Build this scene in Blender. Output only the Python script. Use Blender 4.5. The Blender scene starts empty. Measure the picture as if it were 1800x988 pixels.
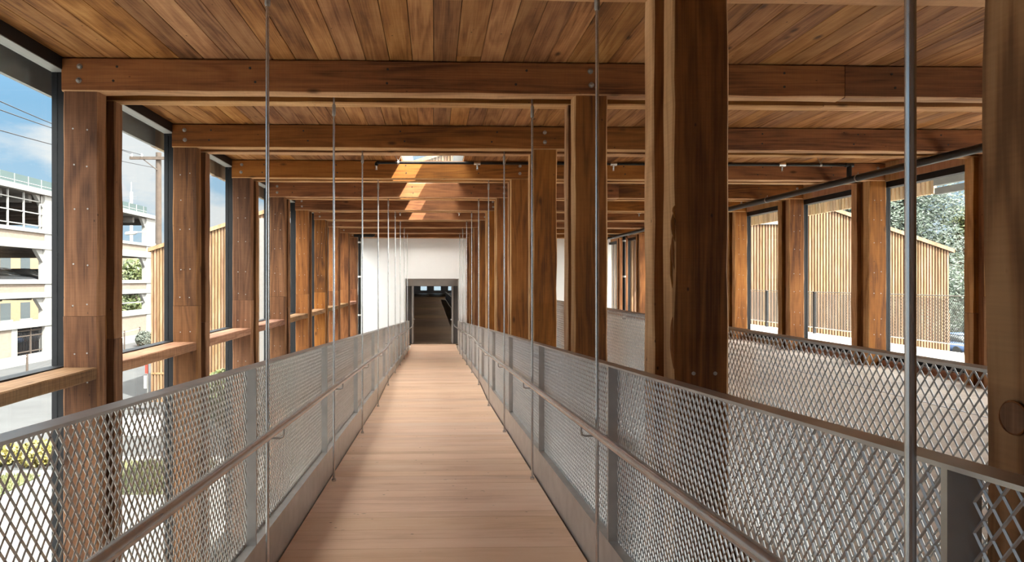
import bpy, math, random
from mathutils import Vector, noise

# ------------------------------------------------------------------ scene, camera, light
S = bpy.context.scene
COL = S.collection
CZ = 1.36                                   # camera height above the upper floor; H below is measured from the eye
TH = 0.0315
cam_d = bpy.data.cameras.new('camera')
cam_d.sensor_width = 36.0; cam_d.lens = 24.0
cam_d.shift_x = 100.1/1800.0; cam_d.shift_y = 0.0
cam_d.clip_start = 0.05; cam_d.clip_end = 2000
cam = bpy.data.objects.new('camera', cam_d); COL.objects.link(cam)
cam.location = (0, 0, CZ); cam.rotation_euler = (math.pi/2, 0, -TH)
S.camera = cam
S.view_settings.view_transform = 'Standard'
S.view_settings.look = 'None'
S.view_settings.exposure = 2.25
S.view_settings.gamma = 1.0
S.view_settings.use_curve_mapping = False

SUN_DIR = Vector((-0.567, 0.60, -1.0)).normalized()      # the way the light travels
sd = bpy.data.lights.new('sun', 'SUN'); sd.energy = 6.0; sd.angle = 0.009; sd.color = (1.0, 0.95, 0.86)
so = bpy.data.objects.new('sun', sd); COL.objects.link(so)
so.rotation_euler = SUN_DIR.to_track_quat('-Z', 'Y').to_euler(); so.location = (20, -20, 40)

W = bpy.data.worlds.new('sky'); S.world = W; W.use_nodes = True
def build_world():
    nt = W.node_tree; nt.nodes.clear(); N = nt.nodes.new; L = nt.links.new
    out = N('ShaderNodeOutputWorld'); bg = N('ShaderNodeBackground'); L(bg.outputs[0], out.inputs[0])
    tc = N('ShaderNodeTexCoord'); sep = N('ShaderNodeSeparateXYZ'); L(tc.outputs['Generated'], sep.inputs[0])
    ramp = N('ShaderNodeValToRGB'); L(sep.outputs[2], ramp.inputs[0])
    e = ramp.color_ramp.elements
    e[0].position = 0.0; e[0].color = (0.140, 0.175, 0.200, 1)
    e[1].position = 0.55; e[1].color = (0.13, 0.24, 0.40, 1)
    m = e.new(0.22); m.color = (0.068, 0.130, 0.195, 1)
    mp = N('ShaderNodeMapping'); mp.inputs['Scale'].default_value = (3.2, 3.2, 8.5); mp.inputs['Location'].default_value = (0.35, 0.1, 0.55)
    L(tc.outputs['Generated'], mp.inputs[0])
    nz = N('ShaderNodeTexNoise'); nz.inputs['Scale'].default_value = 1.15; nz.inputs['Detail'].default_value = 7; nz.inputs['Roughness'].default_value = 0.55
    L(mp.outputs[0], nz.inputs['Vector'])
    # extra cloud on the sun's side, out of view, brightened to light the interior
    dot = N('ShaderNodeVectorMath'); dot.operation = 'DOT_PRODUCT'
    sunv = N('ShaderNodeCombineXYZ')
    sunv.inputs[0].default_value, sunv.inputs[1].default_value, sunv.inputs[2].default_value = (-SUN_DIR.x, -SUN_DIR.y, -SUN_DIR.z)
    L(tc.outputs['Generated'], dot.inputs[0]); L(sunv.outputs[0], dot.inputs[1])
    mr = N('ShaderNodeMapRange'); mr.inputs[1].default_value = 0.0; mr.inputs[2].default_value = 0.75; mr.inputs[3].default_value = 0.0; mr.inputs[4].default_value = 1.0
    L(dot.outputs['Value'], mr.inputs[0])
    add = N('ShaderNodeMath'); add.operation = 'MULTIPLY_ADD'; add.inputs[1].default_value = 0.22; L(mr.outputs[0], add.inputs[0]); L(nz.outputs[0], add.inputs[2])
    cr = N('ShaderNodeValToRGB'); cr.color_ramp.elements[0].position = 0.49; cr.color_ramp.elements[1].position = 0.60; L(add.outputs[0], cr.inputs[0])
    cl = N('ShaderNodeMix'); cl.data_type = 'RGBA'; L(mr.outputs[0], cl.inputs[0])
    cl.inputs[6].default_value = (0.205, 0.21, 0.215, 1); cl.inputs[7].default_value = (3.2, 3.15, 3.05, 1)
    mx = N('ShaderNodeMix'); mx.data_type = 'RGBA'; L(cr.outputs[0], mx.inputs[0]); L(ramp.outputs[0], mx.inputs[6]); L(cl.outputs[2], mx.inputs[7])
    # unseen bright cloud layer added overhead to lift the indoor light
    hi = N('ShaderNodeMapRange'); hi.inputs[1].default_value = 0.38; hi.inputs[2].default_value = 0.58; hi.inputs[3].default_value = 0.0; hi.inputs[4].default_value = 0.9; L(sep.outputs[2], hi.inputs[0])
    mh = N('ShaderNodeMix'); mh.data_type = 'RGBA'; L(hi.outputs[0], mh.inputs[0]); L(mx.outputs[2], mh.inputs[6]); mh.inputs[7].default_value = (2.6, 2.55, 2.45, 1)
    L(mh.outputs[2], bg.inputs[0]); bg.inputs[1].default_value = 1.0
build_world()

# ------------------------------------------------------------------ helpers
def zH(h): return h + CZ
C_, S_ = math.cos(TH), math.sin(TH)
def at(px, py, Y):
    """pixel on the plane y = Y -> x, H"""
    k = (px-800.1)/1200.0
    x = (k*Y*C_ + Y*S_)/(C_ - k*S_)
    w = Y*C_ + x*S_
    return x, (493.6-py)*w/1200.0
def atX(px, X):
    k = (px-800.1)/1200.0
    return X*(C_ - k*S_)/(k*C_ + S_)

class MB:
    def __init__(s): s.v = []; s.f = []; s.sm = []; s.mi = {}
    def add(s, vs, fs, smooth=False):
        n = len(s.v); s.v += [tuple(v) for v in vs]; s.f += [tuple(i+n for i in f) for f in fs]; s.sm += [smooth]*len(fs); return s
    def box(s, x0, x1, y0, y1, z0, z1):
        vs = [(x, y, z) for z in (z0, z1) for y in (y0, y1) for x in (x0, x1)]
        return s.add(vs, [(0,2,3,1), (4,5,7,6), (0,1,5,4), (2,6,7,3), (0,4,6,2), (1,3,7,5)])
    def cbox(s, x0, x1, y0, y1, z0, z1, c=0.006, axis='z'):
        """box with chamfered long edges along axis"""
        a = {'x': (y0, y1, z0, z1), 'y': (x0, x1, z0, z1), 'z': (x0, x1, y0, y1)}[axis]
        p0, p1, q0, q1 = a
        ring = [(p0+c,q0),(p1-c,q0),(p1,q0+c),(p1,q1-c),(p1-c,q1),(p0+c,q1),(p0,q1-c),(p0,q0+c)]
        l0, l1 = {'x': (x0, x1), 'y': (y0, y1), 'z': (z0, z1)}[axis]
        def pt(l, p): return {'x': (l, p[0], p[1]), 'y': (p[0], l, p[1]), 'z': (p[0], p[1], l)}[axis]
        vs = [pt(l0, p) for p in ring] + [pt(l1, p) for p in ring]
        fs = [(i, (i+1) % 8, (i+1) % 8+8, i+8) for i in range(8)] + [tuple(range(7, -1, -1)), tuple(range(8, 16))]
        if axis == 'y': fs = [tuple(reversed(f)) for f in fs]
        return s.add(vs, fs)
    def hexa(s, p):
        """8 points: bottom ring 0-3 counter-clockwise seen from above, top ring 4-7"""
        return s.add(p, [(3,2,1,0), (4,5,6,7), (0,1,5,4), (1,2,6,5), (2,3,7,6), (3,0,4,7)])
    def tube(s, pts, r, n=10, cap=True):
        pts = [Vector(p) for p in pts]; rs = r if isinstance(r, (list, tuple)) else [r]*len(pts)
        rings = []
        up = None
        for i, p in enumerate(pts):
            d = (pts[min(i+1, len(pts)-1)] - pts[max(i-1, 0)]).normalized()
            if up is None:
                up = Vector((0, 0, 1)) if abs(d.z) < 0.9 else Vector((1, 0, 0))
            u = (up - d*up.dot(d)).normalized(); w = d.cross(u); up = u
            rings.append([p + (u*math.cos(2*math.pi*k/n) + w*math.sin(2*math.pi*k/n))*rs[i] for k in range(n)])
        vs = [v for ring in rings for v in ring]
        fs = [(i*n+k, i*n+(k+1) % n, (i+1)*n+(k+1) % n, (i+1)*n+k) for i in range(len(pts)-1) for k in range(n)]
        s.add(vs, fs, True)
        if cap:
            s.add(rings[0], [tuple(range(n-1, -1, -1))]); s.add(rings[-1], [tuple(range(n))])
        return s
    def disc_cyl(s, c, axis, r, l, n=14):
        c = Vector(c); a = Vector(axis)
        return s.tube([c, c+a*l], r, n)
    def timber(s, axis, l0, l1, p0, p1, q0, q1, seed=0, amp=0.004, c=0.010, step=0.14, edge=()):
        """rough sawn timber: long axis l, section p x q, edges wandering a little"""
        n = max(2, int((l1-l0)/step)); vs = []
        def off(k, l, j): return noise.noise(Vector((l*2.3+seed*7.1, k*3.7+j*11.3, seed*1.9)))*amp*1.6 + noise.noise(Vector((l*9.0+seed*3.3, k*5.7, j*4.1)))*amp*0.7
        base = [(p0+c,q0),(p1-c,q0),(p1,q0+c),(p1,q1-c),(p1-c,q1),(p0+c,q1),(p0,q1-c),(p0,q0+c)]
        for i in range(n+1):
            l = l0+(l1-l0)*i/n
            for k, (p, q) in enumerate(base):
                kk = (k+1)//2 % 4
                dp = off(kk, l, 0)*0.7 + off(k, l, 2)*0.5; dq = off(kk, l, 1)*0.7 + off(k, l, 3)*0.5
                P, Q = p+dp, q+dq
                vs.append({'x': (l, P, Q), 'y': (P, l, Q), 'z': (P, Q, l)}[axis])
        fs = []
        for i in range(n):
            for k in range(8):
                f = (i*8+k, i*8+(k+1) % 8, (i+1)*8+(k+1) % 8, (i+1)*8+k)
                fs.append(f)
        fs.append(tuple(range(7, -1, -1))); fs.append(tuple(n*8+k for k in range(8)))
        if axis == 'y': fs = [tuple(reversed(f)) for f in fs]
        if edge:
            n0 = len(s.f)
            for i in range(n):
                for k in edge: s.mi[n0+i*8+k] = 1
        return s.add(vs, fs)
    def build(s, name, mat, parent=None, origin=None, mat2=None):
        me = bpy.data.meshes.new(name)
        o0 = Vector(origin) if origin is not None else (parent.location if parent is not None and parent.parent is None else Vector((0, 0, 0)))
        if parent is not None and parent.parent is not None:
            o0 = parent.location + parent.parent.location
        me.from_pydata([(v[0]-o0[0], v[1]-o0[1], v[2]-o0[2]) for v in s.v], [], s.f)
        me.polygons.foreach_set('use_smooth', s.sm)
        me.materials.append(mat)
        if mat2 is not None:
            me.materials.append(mat2)
            for k, v in s.mi.items(): me.polygons[k].material_index = v
        me.update()
        o = bpy.data.objects.new(name, me); COL.objects.link(o)
        if parent is not None: o.parent = parent
        elif origin is not None: o.location = o0
        return o

def thing(name, label, cat, loc, group=None):
    o = bpy.data.objects.new(name, None); COL.objects.link(o)
    o.location = loc; o.empty_display_size = 0.2
    o['label'] = label; o['category'] = cat
    if group: o['group'] = group
    return o
def tag(o, label, cat, group=None, kind=None):
    o['label'] = label; o['category'] = cat
    if group: o['group'] = group
    if kind: o['kind'] = kind
    return o
def struct(o, label=None):
    o['kind'] = 'structure'
    if label: o['label'] = label
    return o
def sempty(name, loc=(0, 0, 0), label=None):
    o = bpy.data.objects.new(name, None); COL.objects.link(o); o.location = loc
    return struct(o, label)
def copy_tree(o, parent=None):
    c = o.copy(); COL.objects.link(c)
    if parent is not None: c.parent = parent
    for ch in list(o.children): copy_tree(ch, c)
    return c
ORD = ['first', 'second', 'third', 'fourth', 'fifth', 'sixth', 'seventh', 'eighth', 'ninth', 'tenth', 'eleventh', 'twelfth']

# ------------------------------------------------------------------ materials
def mat_base(name):
    m = bpy.data.materials.new(name); m.use_nodes = True
    nt = m.node_tree; b = nt.nodes['Principled BSDF']
    return m, nt, b
def plain(name, col, rough=0.6, metal=0.0, var=0.06, scale=6.0, bump=0.0, spec=None):
    m, nt, b = mat_base(name); N = nt.nodes.new; L = nt.links.new
    tc = N('ShaderNodeTexCoord'); nz = N('ShaderNodeTexNoise'); nz.inputs['Scale'].default_value = scale; nz.inputs['Detail'].default_value = 5
    L(tc.outputs['Object'], nz.inputs['Vector'])
    r = N('ShaderNodeValToRGB'); r.color_ramp.elements[0].position = 0.3; r.color_ramp.elements[1].position = 0.7
    r.color_ramp.elements[0].color = tuple(max(0, c*(1-var)) for c in col)+(1,); r.color_ramp.elements[1].color = tuple(min(1, c*(1+var)) for c in col)+(1,)
    L(nz.outputs[0], r.inputs[0]); L(r.outputs[0], b.inputs['Base Color'])
    b.inputs['Roughness'].default_value = rough; b.inputs['Metallic'].default_value = metal
    if spec is not None: b.inputs['Specular IOR Level'].default_value = spec
    if bump:
        bp = N('ShaderNodeBump'); bp.inputs['Strength'].default_value = bump; bp.inputs['Distance'].default_value = 0.01
        L(nz.outputs[0], bp.inputs['Height']); L(bp.outputs[0], b.inputs['Normal'])
    return m

def wood(name, axis, dark, mid, light, ring=0.07, ks=1.0, tone=0.35, rough=0.75, saw=0.25, knots=1.0, bump=0.35, fig=1.0, huev=0.015, streak=0.5):
    m, nt, b = mat_base(name); N = nt.nodes.new; L = nt.links.new
    tc = N('ShaderNodeTexCoord'); oi = N('ShaderNodeObjectInfo'); ge = N('ShaderNodeNewGeometry')
    rnd = N('ShaderNodeMath'); rnd.operation = 'MULTIPLY_ADD'; rnd.inputs[1].default_value = 1.37
    L(oi.outputs['Random'], rnd.inputs[0]); L(ge.outputs['Random Per Island'], rnd.inputs[2])
    fr = N('ShaderNodeMath'); fr.operation = 'FRACT'; L(rnd.outputs[0], fr.inputs[0])
    cb = N('ShaderNodeCombineXYZ')
    for k, mul in enumerate((43.0, 71.0, 97.0)):
        mm = N('ShaderNodeMath'); mm.operation = 'MULTIPLY'; mm.inputs[1].default_value = mul; L(rnd.outputs[0], mm.inputs[0]); L(mm.outputs[0], cb.inputs[k])
    va = N('ShaderNodeVectorMath'); va.operation = 'ADD'; L(tc.outputs['Object'], va.inputs[0]); L(cb.outputs[0], va.inputs[1])
    def stretch(al, ac):
        mp = N('ShaderNodeMapping'); sc = [ac, ac, ac]; sc['xyz'.index(axis)] = al
        mp.inputs['Scale'].default_value = sc; L(va.outputs[0], mp.inputs[0]); return mp
    m1 = stretch(0.35, 4.0)
    # growth-ring figure: banding of a slow stretched noise
    n1 = N('ShaderNodeTexNoise'); n1.inputs['Scale'].default_value = 1.0*fig; n1.inputs['Detail'].default_value = 2.5; n1.inputs['Distortion'].default_value = 0.6
    L(m1.outputs[0], n1.inputs['Vector'])
    mu = N('ShaderNodeMath'); mu.operation = 'MULTIPLY'; mu.inputs[1].default_value = 44.0; L(n1.outputs[0], mu.inputs[0])
    sn = N('ShaderNodeMath'); sn.operation = 'SINE'; L(mu.outputs[0], sn.inputs[0])
    m2 = stretch(2.2, 105.0)
    n2 = N('ShaderNodeTexNoise'); n2.inputs['Scale'].default_value = 1.0; n2.inputs['Detail'].default_value = 5; L(m2.outputs[0], n2.inputs['Vector'])
    m3 = stretch(0.8, 2.6)
    n3 = N('ShaderNodeTexNoise'); n3.inputs['Scale'].default_value = 1.0; n3.inputs['Detail'].default_value = 6; n3.inputs['Roughness'].default_value = 0.6; L(m3.outputs[0], n3.inputs['Vector'])
    # blend to one value
    a1 = N('ShaderNodeMath'); a1.operation = 'MULTIPLY_ADD'; a1.inputs[1].default_value = ring; L(sn.outputs[0], a1.inputs[0]); L(n3.outputs[0], a1.inputs[2])
    a2 = N('ShaderNodeMath'); a2.operation = 'MULTIPLY_ADD'; a2.inputs[1].default_value = streak; L(n2.outputs[0], a2.inputs[0]); L(a1.outputs[0], a2.inputs[2])
    a3 = N('ShaderNodeMath'); a3.operation = 'SUBTRACT'; a3.inputs[1].default_value = streak*0.5; L(a2.outputs[0], a3.inputs[0])
    r = N('ShaderNodeValToRGB'); e = r.color_ramp.elements
    e[0].position = 0.26; e[0].color = dark+(1,); e[1].position = 0.78; e[1].color = light+(1,); k = e.new(0.5); k.color = mid+(1,)
    L(a3.outputs[0], r.inputs[0])
    # tone of each board
    hs = N('ShaderNodeHueSaturation'); L(r.outputs[0], hs.inputs['Color'])
    mv = N('ShaderNodeMapRange'); mv.inputs[3].default_value = 1-tone; mv.inputs[4].default_value = 1+tone; L(fr.outputs[0], mv.inputs[0]); L(mv.outputs[0], hs.inputs['Value'])
    f2 = N('ShaderNodeMath'); f2.operation = 'MULTIPLY'; f2.inputs[1].default_value = 7.77; L(rnd.outputs[0], f2.inputs[0])
    f3 = N('ShaderNodeMath'); f3.operation = 'FRACT'; L(f2.outputs[0], f3.inputs[0])
    mh = N('ShaderNodeMapRange'); mh.inputs[3].default_value = 0.5-huev; mh.inputs[4].default_value = 0.5+huev; L(f3.outputs[0], mh.inputs[0]); L(mh.outputs[0], hs.inputs['Hue'])
    ms = N('ShaderNodeMapRange'); ms.inputs[3].default_value = 0.95; ms.inputs[4].default_value = 1.08; L(f3.outputs[0], ms.inputs[0]); L(ms.outputs[0], hs.inputs['Saturation'])
    col = hs.outputs[0]
    # knots and old nail holes
    if knots:
        m4 = stretch(1.3, 3.0)
        vo = N('ShaderNodeTexVoronoi'); vo.inputs['Scale'].default_value = 1.15 if ks == 1.0 else 2.0; L(m4.outputs[0], vo.inputs['Vector'])
        kr = N('ShaderNodeMapRange'); kr.inputs[1].default_value = 0.035*ks; kr.inputs[2].default_value = 0.11*ks; kr.inputs[3].default_value = 0.75*knots; kr.inputs[4].default_value = 0.0
        L(vo.outputs['Distance'], kr.inputs[0])
        mk = N('ShaderNodeMix'); mk.data_type = 'RGBA'; L(kr.outputs[0], mk.inputs[0]); L(col, mk.inputs[6]); mk.inputs[7].default_value = tuple(c*0.35 for c in dark)+(1,)
        m5 = stretch(5.0, 9.0)
        vo2 = N('ShaderNodeTexVoronoi'); vo2.inputs['Scale'].default_value = 1.0; L(m5.outputs[0], vo2.inputs['Vector'])
        k2 = N('ShaderNodeMapRange'); k2.inputs[1].default_value = 0.03; k2.inputs[2].default_value = 0.07; k2.inputs[3].default_value = 0.8*min(1, knots); k2.inputs[4].default_value = 0.0
        L(vo2.outputs['Distance'], k2.inputs[0])
        mk2 = N('ShaderNodeMix'); mk2.data_type = 'RGBA'; L(k2.outputs[0], mk2.inputs[0]); L(mk.outputs[2], mk2.inputs[6]); mk2.inputs[7].default_value = (0.02, 0.012, 0.008, 1)
        col = mk2.outputs[2]
    h = a3.outputs[0]
    if saw:
        m6 = N('ShaderNodeMapping'); sc = [5.0, 5.0, 5.0]; sc['xyz'.index(axis)] = 110.0; m6.inputs['Scale'].default_value = sc; m6.inputs['Rotation'].default_value = (0.30, 0.34, 0.26)
        L(va.outputs[0], m6.inputs[0])
        n6 = N('ShaderNodeTexNoise'); n6.inputs['Scale'].default_value = 1.0; n6.inputs['Detail'].default_value = 1; L(m6.outputs[0], n6.inputs['Vector'])
        sm = N('ShaderNodeMapRange'); sm.inputs[1].default_value = 0.35; sm.inputs[2].default_value = 0.65; sm.inputs[3].default_value = 1-saw; sm.inputs[4].default_value = 1+saw*0.5; L(n6.outputs[0], sm.inputs[0])
        mm = N('ShaderNodeMix'); mm.data_type = 'RGBA'; mm.blend_type = 'MULTIPLY'; mm.inputs[0].default_value = 1.0; L(col, mm.inputs[6]); L(sm.outputs[0], mm.inputs[7]); col = mm.outputs[2]
        hh = N('ShaderNodeMath'); hh.operation = 'MULTIPLY_ADD'; hh.inputs[1].default_value = 0.2; L(n6.outputs[0], hh.inputs[0]); L(h, hh.inputs[2]); h = hh.outputs[0]
    L(col, b.inputs['Base Color'])
    b.inputs['Roughness'].default_value = rough; b.inputs['Specular IOR Level'].default_value = 0.3
    bp = N('ShaderNodeBump'); bp.inputs['Strength'].default_value = bump; bp.inputs['Distance'].default_value = 0.006
    L(h, bp.inputs['Height']); L(bp.outputs[0], b.inputs['Normal'])
    return m

FIR = dict(dark=(0.098, 0.033, 0.0100), mid=(0.228, 0.083, 0.0225), light=(0.325, 0.130, 0.037), huev=0.004, saw=0.04, tone=0.22, streak=0.50, ring=0.085)
M = {}
M['fir_z'] = wood('weathered_fir_upright', 'z', **FIR)
M['fir_x'] = wood('weathered_fir_crossbeam', 'x', **FIR)
EDGE = dict(dark=(0.30, 0.145, 0.060), mid=(0.53, 0.295, 0.138), light=(0.66, 0.41, 0.215), huev=0.004, saw=0.05, tone=0.16, streak=0.4, ring=0.10)  # pale sawn edges, lightened further for light from deck and windows
M['edge_z'] = wood('sawn_lit_fir_edge_upright', 'z', **EDGE)
M['fir_shade'] = wood('weathered_shaded_fir', 'z', (0.062, 0.025, 0.0105), (0.142, 0.060, 0.0240), (0.215, 0.098, 0.042), huev=0.003, saw=0.05, tone=0.16, streak=0.50, ring=0.085, knots=1.1)  # same fir darkened for the nearer left posts standing in shade
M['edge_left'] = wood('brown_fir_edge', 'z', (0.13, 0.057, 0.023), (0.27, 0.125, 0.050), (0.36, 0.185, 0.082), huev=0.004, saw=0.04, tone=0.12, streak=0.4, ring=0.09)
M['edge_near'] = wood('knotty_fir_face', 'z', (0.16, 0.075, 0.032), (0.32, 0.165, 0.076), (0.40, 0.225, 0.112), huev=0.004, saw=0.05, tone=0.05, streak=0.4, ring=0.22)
M['edge_x'] = wood('sawn_lit_fir_edge_crossbeam', 'x', **EDGE)
M['fir_y'] = wood('weathered_fir_sill', 'y', dark=(0.17, 0.08, 0.04), mid=(0.33, 0.17, 0.085), light=(0.48, 0.28, 0.155))
M['ceil'] = wood('old_ceiling_planks', 'y', (0.15, 0.058, 0.019), (0.335, 0.148, 0.054), (0.49, 0.258, 0.105), tone=0.22, knots=1.2, huev=0.003, saw=0.06, streak=0.5, ring=0.09)
M['deck'] = wood('pale_fir_decking', 'x', (0.62, 0.385, 0.255), (0.765, 0.51, 0.36), (0.83, 0.60, 0.45), ks=0.55, tone=0.06, rough=0.55, saw=0.0, knots=1.0, bump=0.12, huev=0.003, streak=0.2, ring=0.04)
M['floor'] = wood('worn_floor_boards', 'x', (0.48, 0.40, 0.345), (0.64, 0.555, 0.49), (0.74, 0.655, 0.59), tone=0.10, rough=0.6, saw=0.0, knots=0.6, bump=0.1, huev=0.006, streak=0.3)
M['ply'] = wood('spandrel_plywood', 'z', (0.32, 0.17, 0.085), (0.44, 0.25, 0.135), (0.54, 0.33, 0.19), tone=0.08, saw=0, knots=0.2, bump=0.1)
M['slat'] = wood('cedar_slats', 'z', (0.105, 0.055, 0.026), (0.15, 0.088, 0.048), (0.19, 0.135, 0.088), tone=0.24, saw=0, knots=0.0, bump=0.1, huev=0.012)
M['slat_fascia'] = wood('bounce_lit_fascia_slats', 'z', (0.60, 0.40, 0.23), (0.78, 0.57, 0.36), (0.85, 0.66, 0.46), tone=0.2, saw=0, knots=0.0, bump=0.1, huev=0.008)  # slats lightened to carry the bounce off the balcony deck
M['slat_grey'] = wood('weathered_soffit_slats', 'z', (0.34, 0.25, 0.17), (0.46, 0.35, 0.25), (0.55, 0.45, 0.34), tone=0.25, saw=0, knots=0.0, bump=0.1)
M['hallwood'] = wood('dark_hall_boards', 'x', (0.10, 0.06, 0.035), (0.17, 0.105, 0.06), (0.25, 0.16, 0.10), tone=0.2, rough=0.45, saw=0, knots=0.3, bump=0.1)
M['steel'] = plain('clear_coated_steel', (0.50, 0.485, 0.47), 0.38, 0.6, 0.10, 9.0)
M['mesh'] = plain('expanded_steel', (0.62, 0.605, 0.585), 0.40, 0.5, 0.10, 30.0)
M['tube'] = plain('brushed_steel_tube', (0.56, 0.54, 0.53), 0.27, 0.7, 0.08, 14.0)
M['rod'] = plain('hanger_rod_steel', (0.60, 0.60, 0.61), 0.25, 0.85, 0.10, 14.0)
M['galv'] = plain('galvanised_bolt', (0.36, 0.33, 0.30), 0.5, 0.6, 0.2, 40.0)
M['black'] = plain('black_window_metal', (0.016, 0.016, 0.018), 0.5, 0.0, 0.1, spec=0.2)
M['grey_metal'] = plain('grey_fascia_metal', (0.36, 0.36, 0.35), 0.55, 0.2, 0.05)
M['pipe'] = plain('black_iron_pipe', (0.014, 0.012, 0.011), 0.4, 0.0, 0.2, 20.0, spec=0.3)
M['chrome'] = plain('chrome', (0.72, 0.70, 0.66), 0.25, 1.0, 0.03)
M['strip'] = plain('pale_floor_strip', (0.80, 0.83, 0.88), 0.3, 0.0, 0.03)
M['red'] = plain('red_coupling_paint', (0.45, 0.05, 0.03), 0.5)
M['white'] = plain('white_wall_paint', (0.84, 0.83, 0.81), 0.7, 0.0, 0.02, 1.5)
M['jamb'] = plain('grey_door_steel', (0.42, 0.39, 0.36), 0.45, 0.3, 0.05)
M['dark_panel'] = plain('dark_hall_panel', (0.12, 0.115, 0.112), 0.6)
M['concrete'] = plain('concrete', (0.52, 0.50, 0.47), 0.8, 0, 0.12, 3.0, 0.1)
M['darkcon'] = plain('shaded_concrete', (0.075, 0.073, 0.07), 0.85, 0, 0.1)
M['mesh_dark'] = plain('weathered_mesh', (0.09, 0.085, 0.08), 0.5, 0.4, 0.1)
M['sidewalk'] = plain('pale_sidewalk', (0.22, 0.217, 0.208), 0.95, 0, 0.06, 1.2, spec=0.1)
M['asphalt'] = plain('asphalt', (0.055, 0.056, 0.058), 0.95, 0, 0.12, 0.6, spec=0.05)
M['deckwhite'] = plain('white_balcony_deck', (0.62, 0.60, 0.57), 0.7, 0, 0.05, 3.0)
M['white_ext'] = plain('white_exterior_paint', (0.165, 0.163, 0.157), 0.7, 0, 0.04, 1.0)
M['roofgreen'] = plain('pale_green_metal_parapet', (0.040, 0.062, 0.063), 0.5, 0.1, 0.06, 0.4)
M['pole'] = plain('weathered_pole', (0.042, 0.030, 0.023), 0.9, 0, 0.2, 5.0)
M['rubber'] = plain('black_rubber', (0.02, 0.02, 0.02), 0.7)
M['carblack'] = plain('black_car_paint', (0.03, 0.032, 0.04), 0.2, 0.1)
M['carsilver'] = plain('silver_car_paint', (0.42, 0.44, 0.47), 0.25, 0.5)
M['carblue'] = plain('blue_car_paint', (0.10, 0.16, 0.30), 0.25, 0.2)
M['darkglass'] = plain('dark_window_glass', (0.05, 0.06, 0.065), 0.08)
M['yellowpipe'] = plain('white_post_paint', (0.75, 0.75, 0.72), 0.5)
def leafmat(name, c1, c2):
    m, nt, b = mat_base(name); N = nt.nodes.new; L = nt.links.new
    ge = N('ShaderNodeNewGeometry'); r = N('ShaderNodeValToRGB'); r.color_ramp.elements[0].color = c1+(1,); r.color_ramp.elements[1].color = c2+(1,)
    L(ge.outputs['Random Per Island'], r.inputs[0]); L(r.outputs[0], b.inputs['Base Color']); b.inputs['Roughness'].default_value = 0.6
    return m
M['conifer'] = leafmat('conifer_needles', (0.012, 0.024, 0.015), (0.040, 0.060, 0.039))
M['leaf'] = leafmat('green_leaves', (0.02, 0.034, 0.007), (0.07, 0.085, 0.022))
M['shrub'] = leafmat('yellow_green_shrub', (0.085, 0.085, 0.015), (0.19, 0.145, 0.03))
M['drygrass'] = leafmat('dry_grass', (0.060, 0.075, 0.026), (0.15, 0.14, 0.065))
M['darkshrub'] = leafmat('dark_shrub_leaves', (0.03, 0.038, 0.03), (0.085, 0.095, 0.078))
def brick(name, c1, c2, mortar, scale):
    m, nt, b = mat_base(name); N = nt.nodes.new; L = nt.links.new
    tc = N('ShaderNodeTexCoord'); sx = N('ShaderNodeSeparateXYZ'); L(tc.outputs['Object'], sx.inputs[0])
    ad = N('ShaderNodeMath'); ad.operation = 'ADD'; L(sx.outputs[0], ad.inputs[0]); L(sx.outputs[1], ad.inputs[1])
    cb = N('ShaderNodeCombineXYZ'); L(ad.outputs[0], cb.inputs[0]); L(sx.outputs[2], cb.inputs[1])
    bt = N('ShaderNodeTexBrick'); bt.inputs['Scale'].default_value = scale; bt.inputs['Color1'].default_value = c1+(1,); bt.inputs['Color2'].default_value = c2+(1,); bt.inputs['Mortar'].default_value = mortar+(1,); bt.inputs['Mortar Size'].default_value = 0.012
    L(cb.outputs[0], bt.inputs['Vector']); L(bt.outputs[0], b.inputs['Base Color']); b.inputs['Roughness'].default_value = 0.9
    return m
M['brick'] = brick('pale_brick', (0.125, 0.095, 0.074), (0.148, 0.115, 0.091), (0.13, 0.118, 0.103), 3.0)
M['brick_tan'] = brick('tan_brick', (0.16, 0.108, 0.060), (0.18, 0.125, 0.072), (0.15, 0.125, 0.092), 3.0)
def glassmat():
    m = bpy.data.materials.new('window_glass'); m.use_nodes = True; nt = m.node_tree; nt.nodes.clear(); N = nt.nodes.new; L = nt.links.new
    out = N('ShaderNodeOutputMaterial'); mx = N('ShaderNodeMixShader'); t = N('ShaderNodeBsdfTransparent'); g = N('ShaderNodeBsdfGlossy'); fr = N('ShaderNodeLayerWeight')
    t.inputs[0].default_value = (0.955, 0.975, 0.965, 1); g.inputs['Roughness'].default_value = 0.0; fr.inputs[0].default_value = 0.5
    mu = N('ShaderNodeMath'); mu.operation = 'POWER'; mu.inputs[1].default_value = 5.0
    m2 = N('ShaderNodeMath'); m2.operation = 'MULTIPLY_ADD'; m2.inputs[1].default_value = 0.45; m2.inputs[2].default_value = 0.015
    L(fr.outputs['Facing'], mu.inputs[0]); L(mu.outputs[0], m2.inputs[0]); L(m2.outputs[0], mx.inputs[0]); L(t.outputs[0], mx.inputs[1]); L(g.outputs[0], mx.inputs[2]); L(mx.outputs[0], out.inputs[0])
    return m
M['glass'] = glassmat()
def frostmat():
    m = bpy.data.materials.new('frosted_glass'); m.use_nodes = True; nt = m.node_tree; nt.nodes.clear(); N = nt.nodes.new
    out = N('ShaderNodeOutputMaterial'); t = N('ShaderNodeBsdfTranslucent'); t.inputs[0].default_value = (0.9, 0.9, 0.9, 1); nt.links.new(t.outputs[0], out.inputs[0]); return m
M['frost'] = frostmat()

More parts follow.
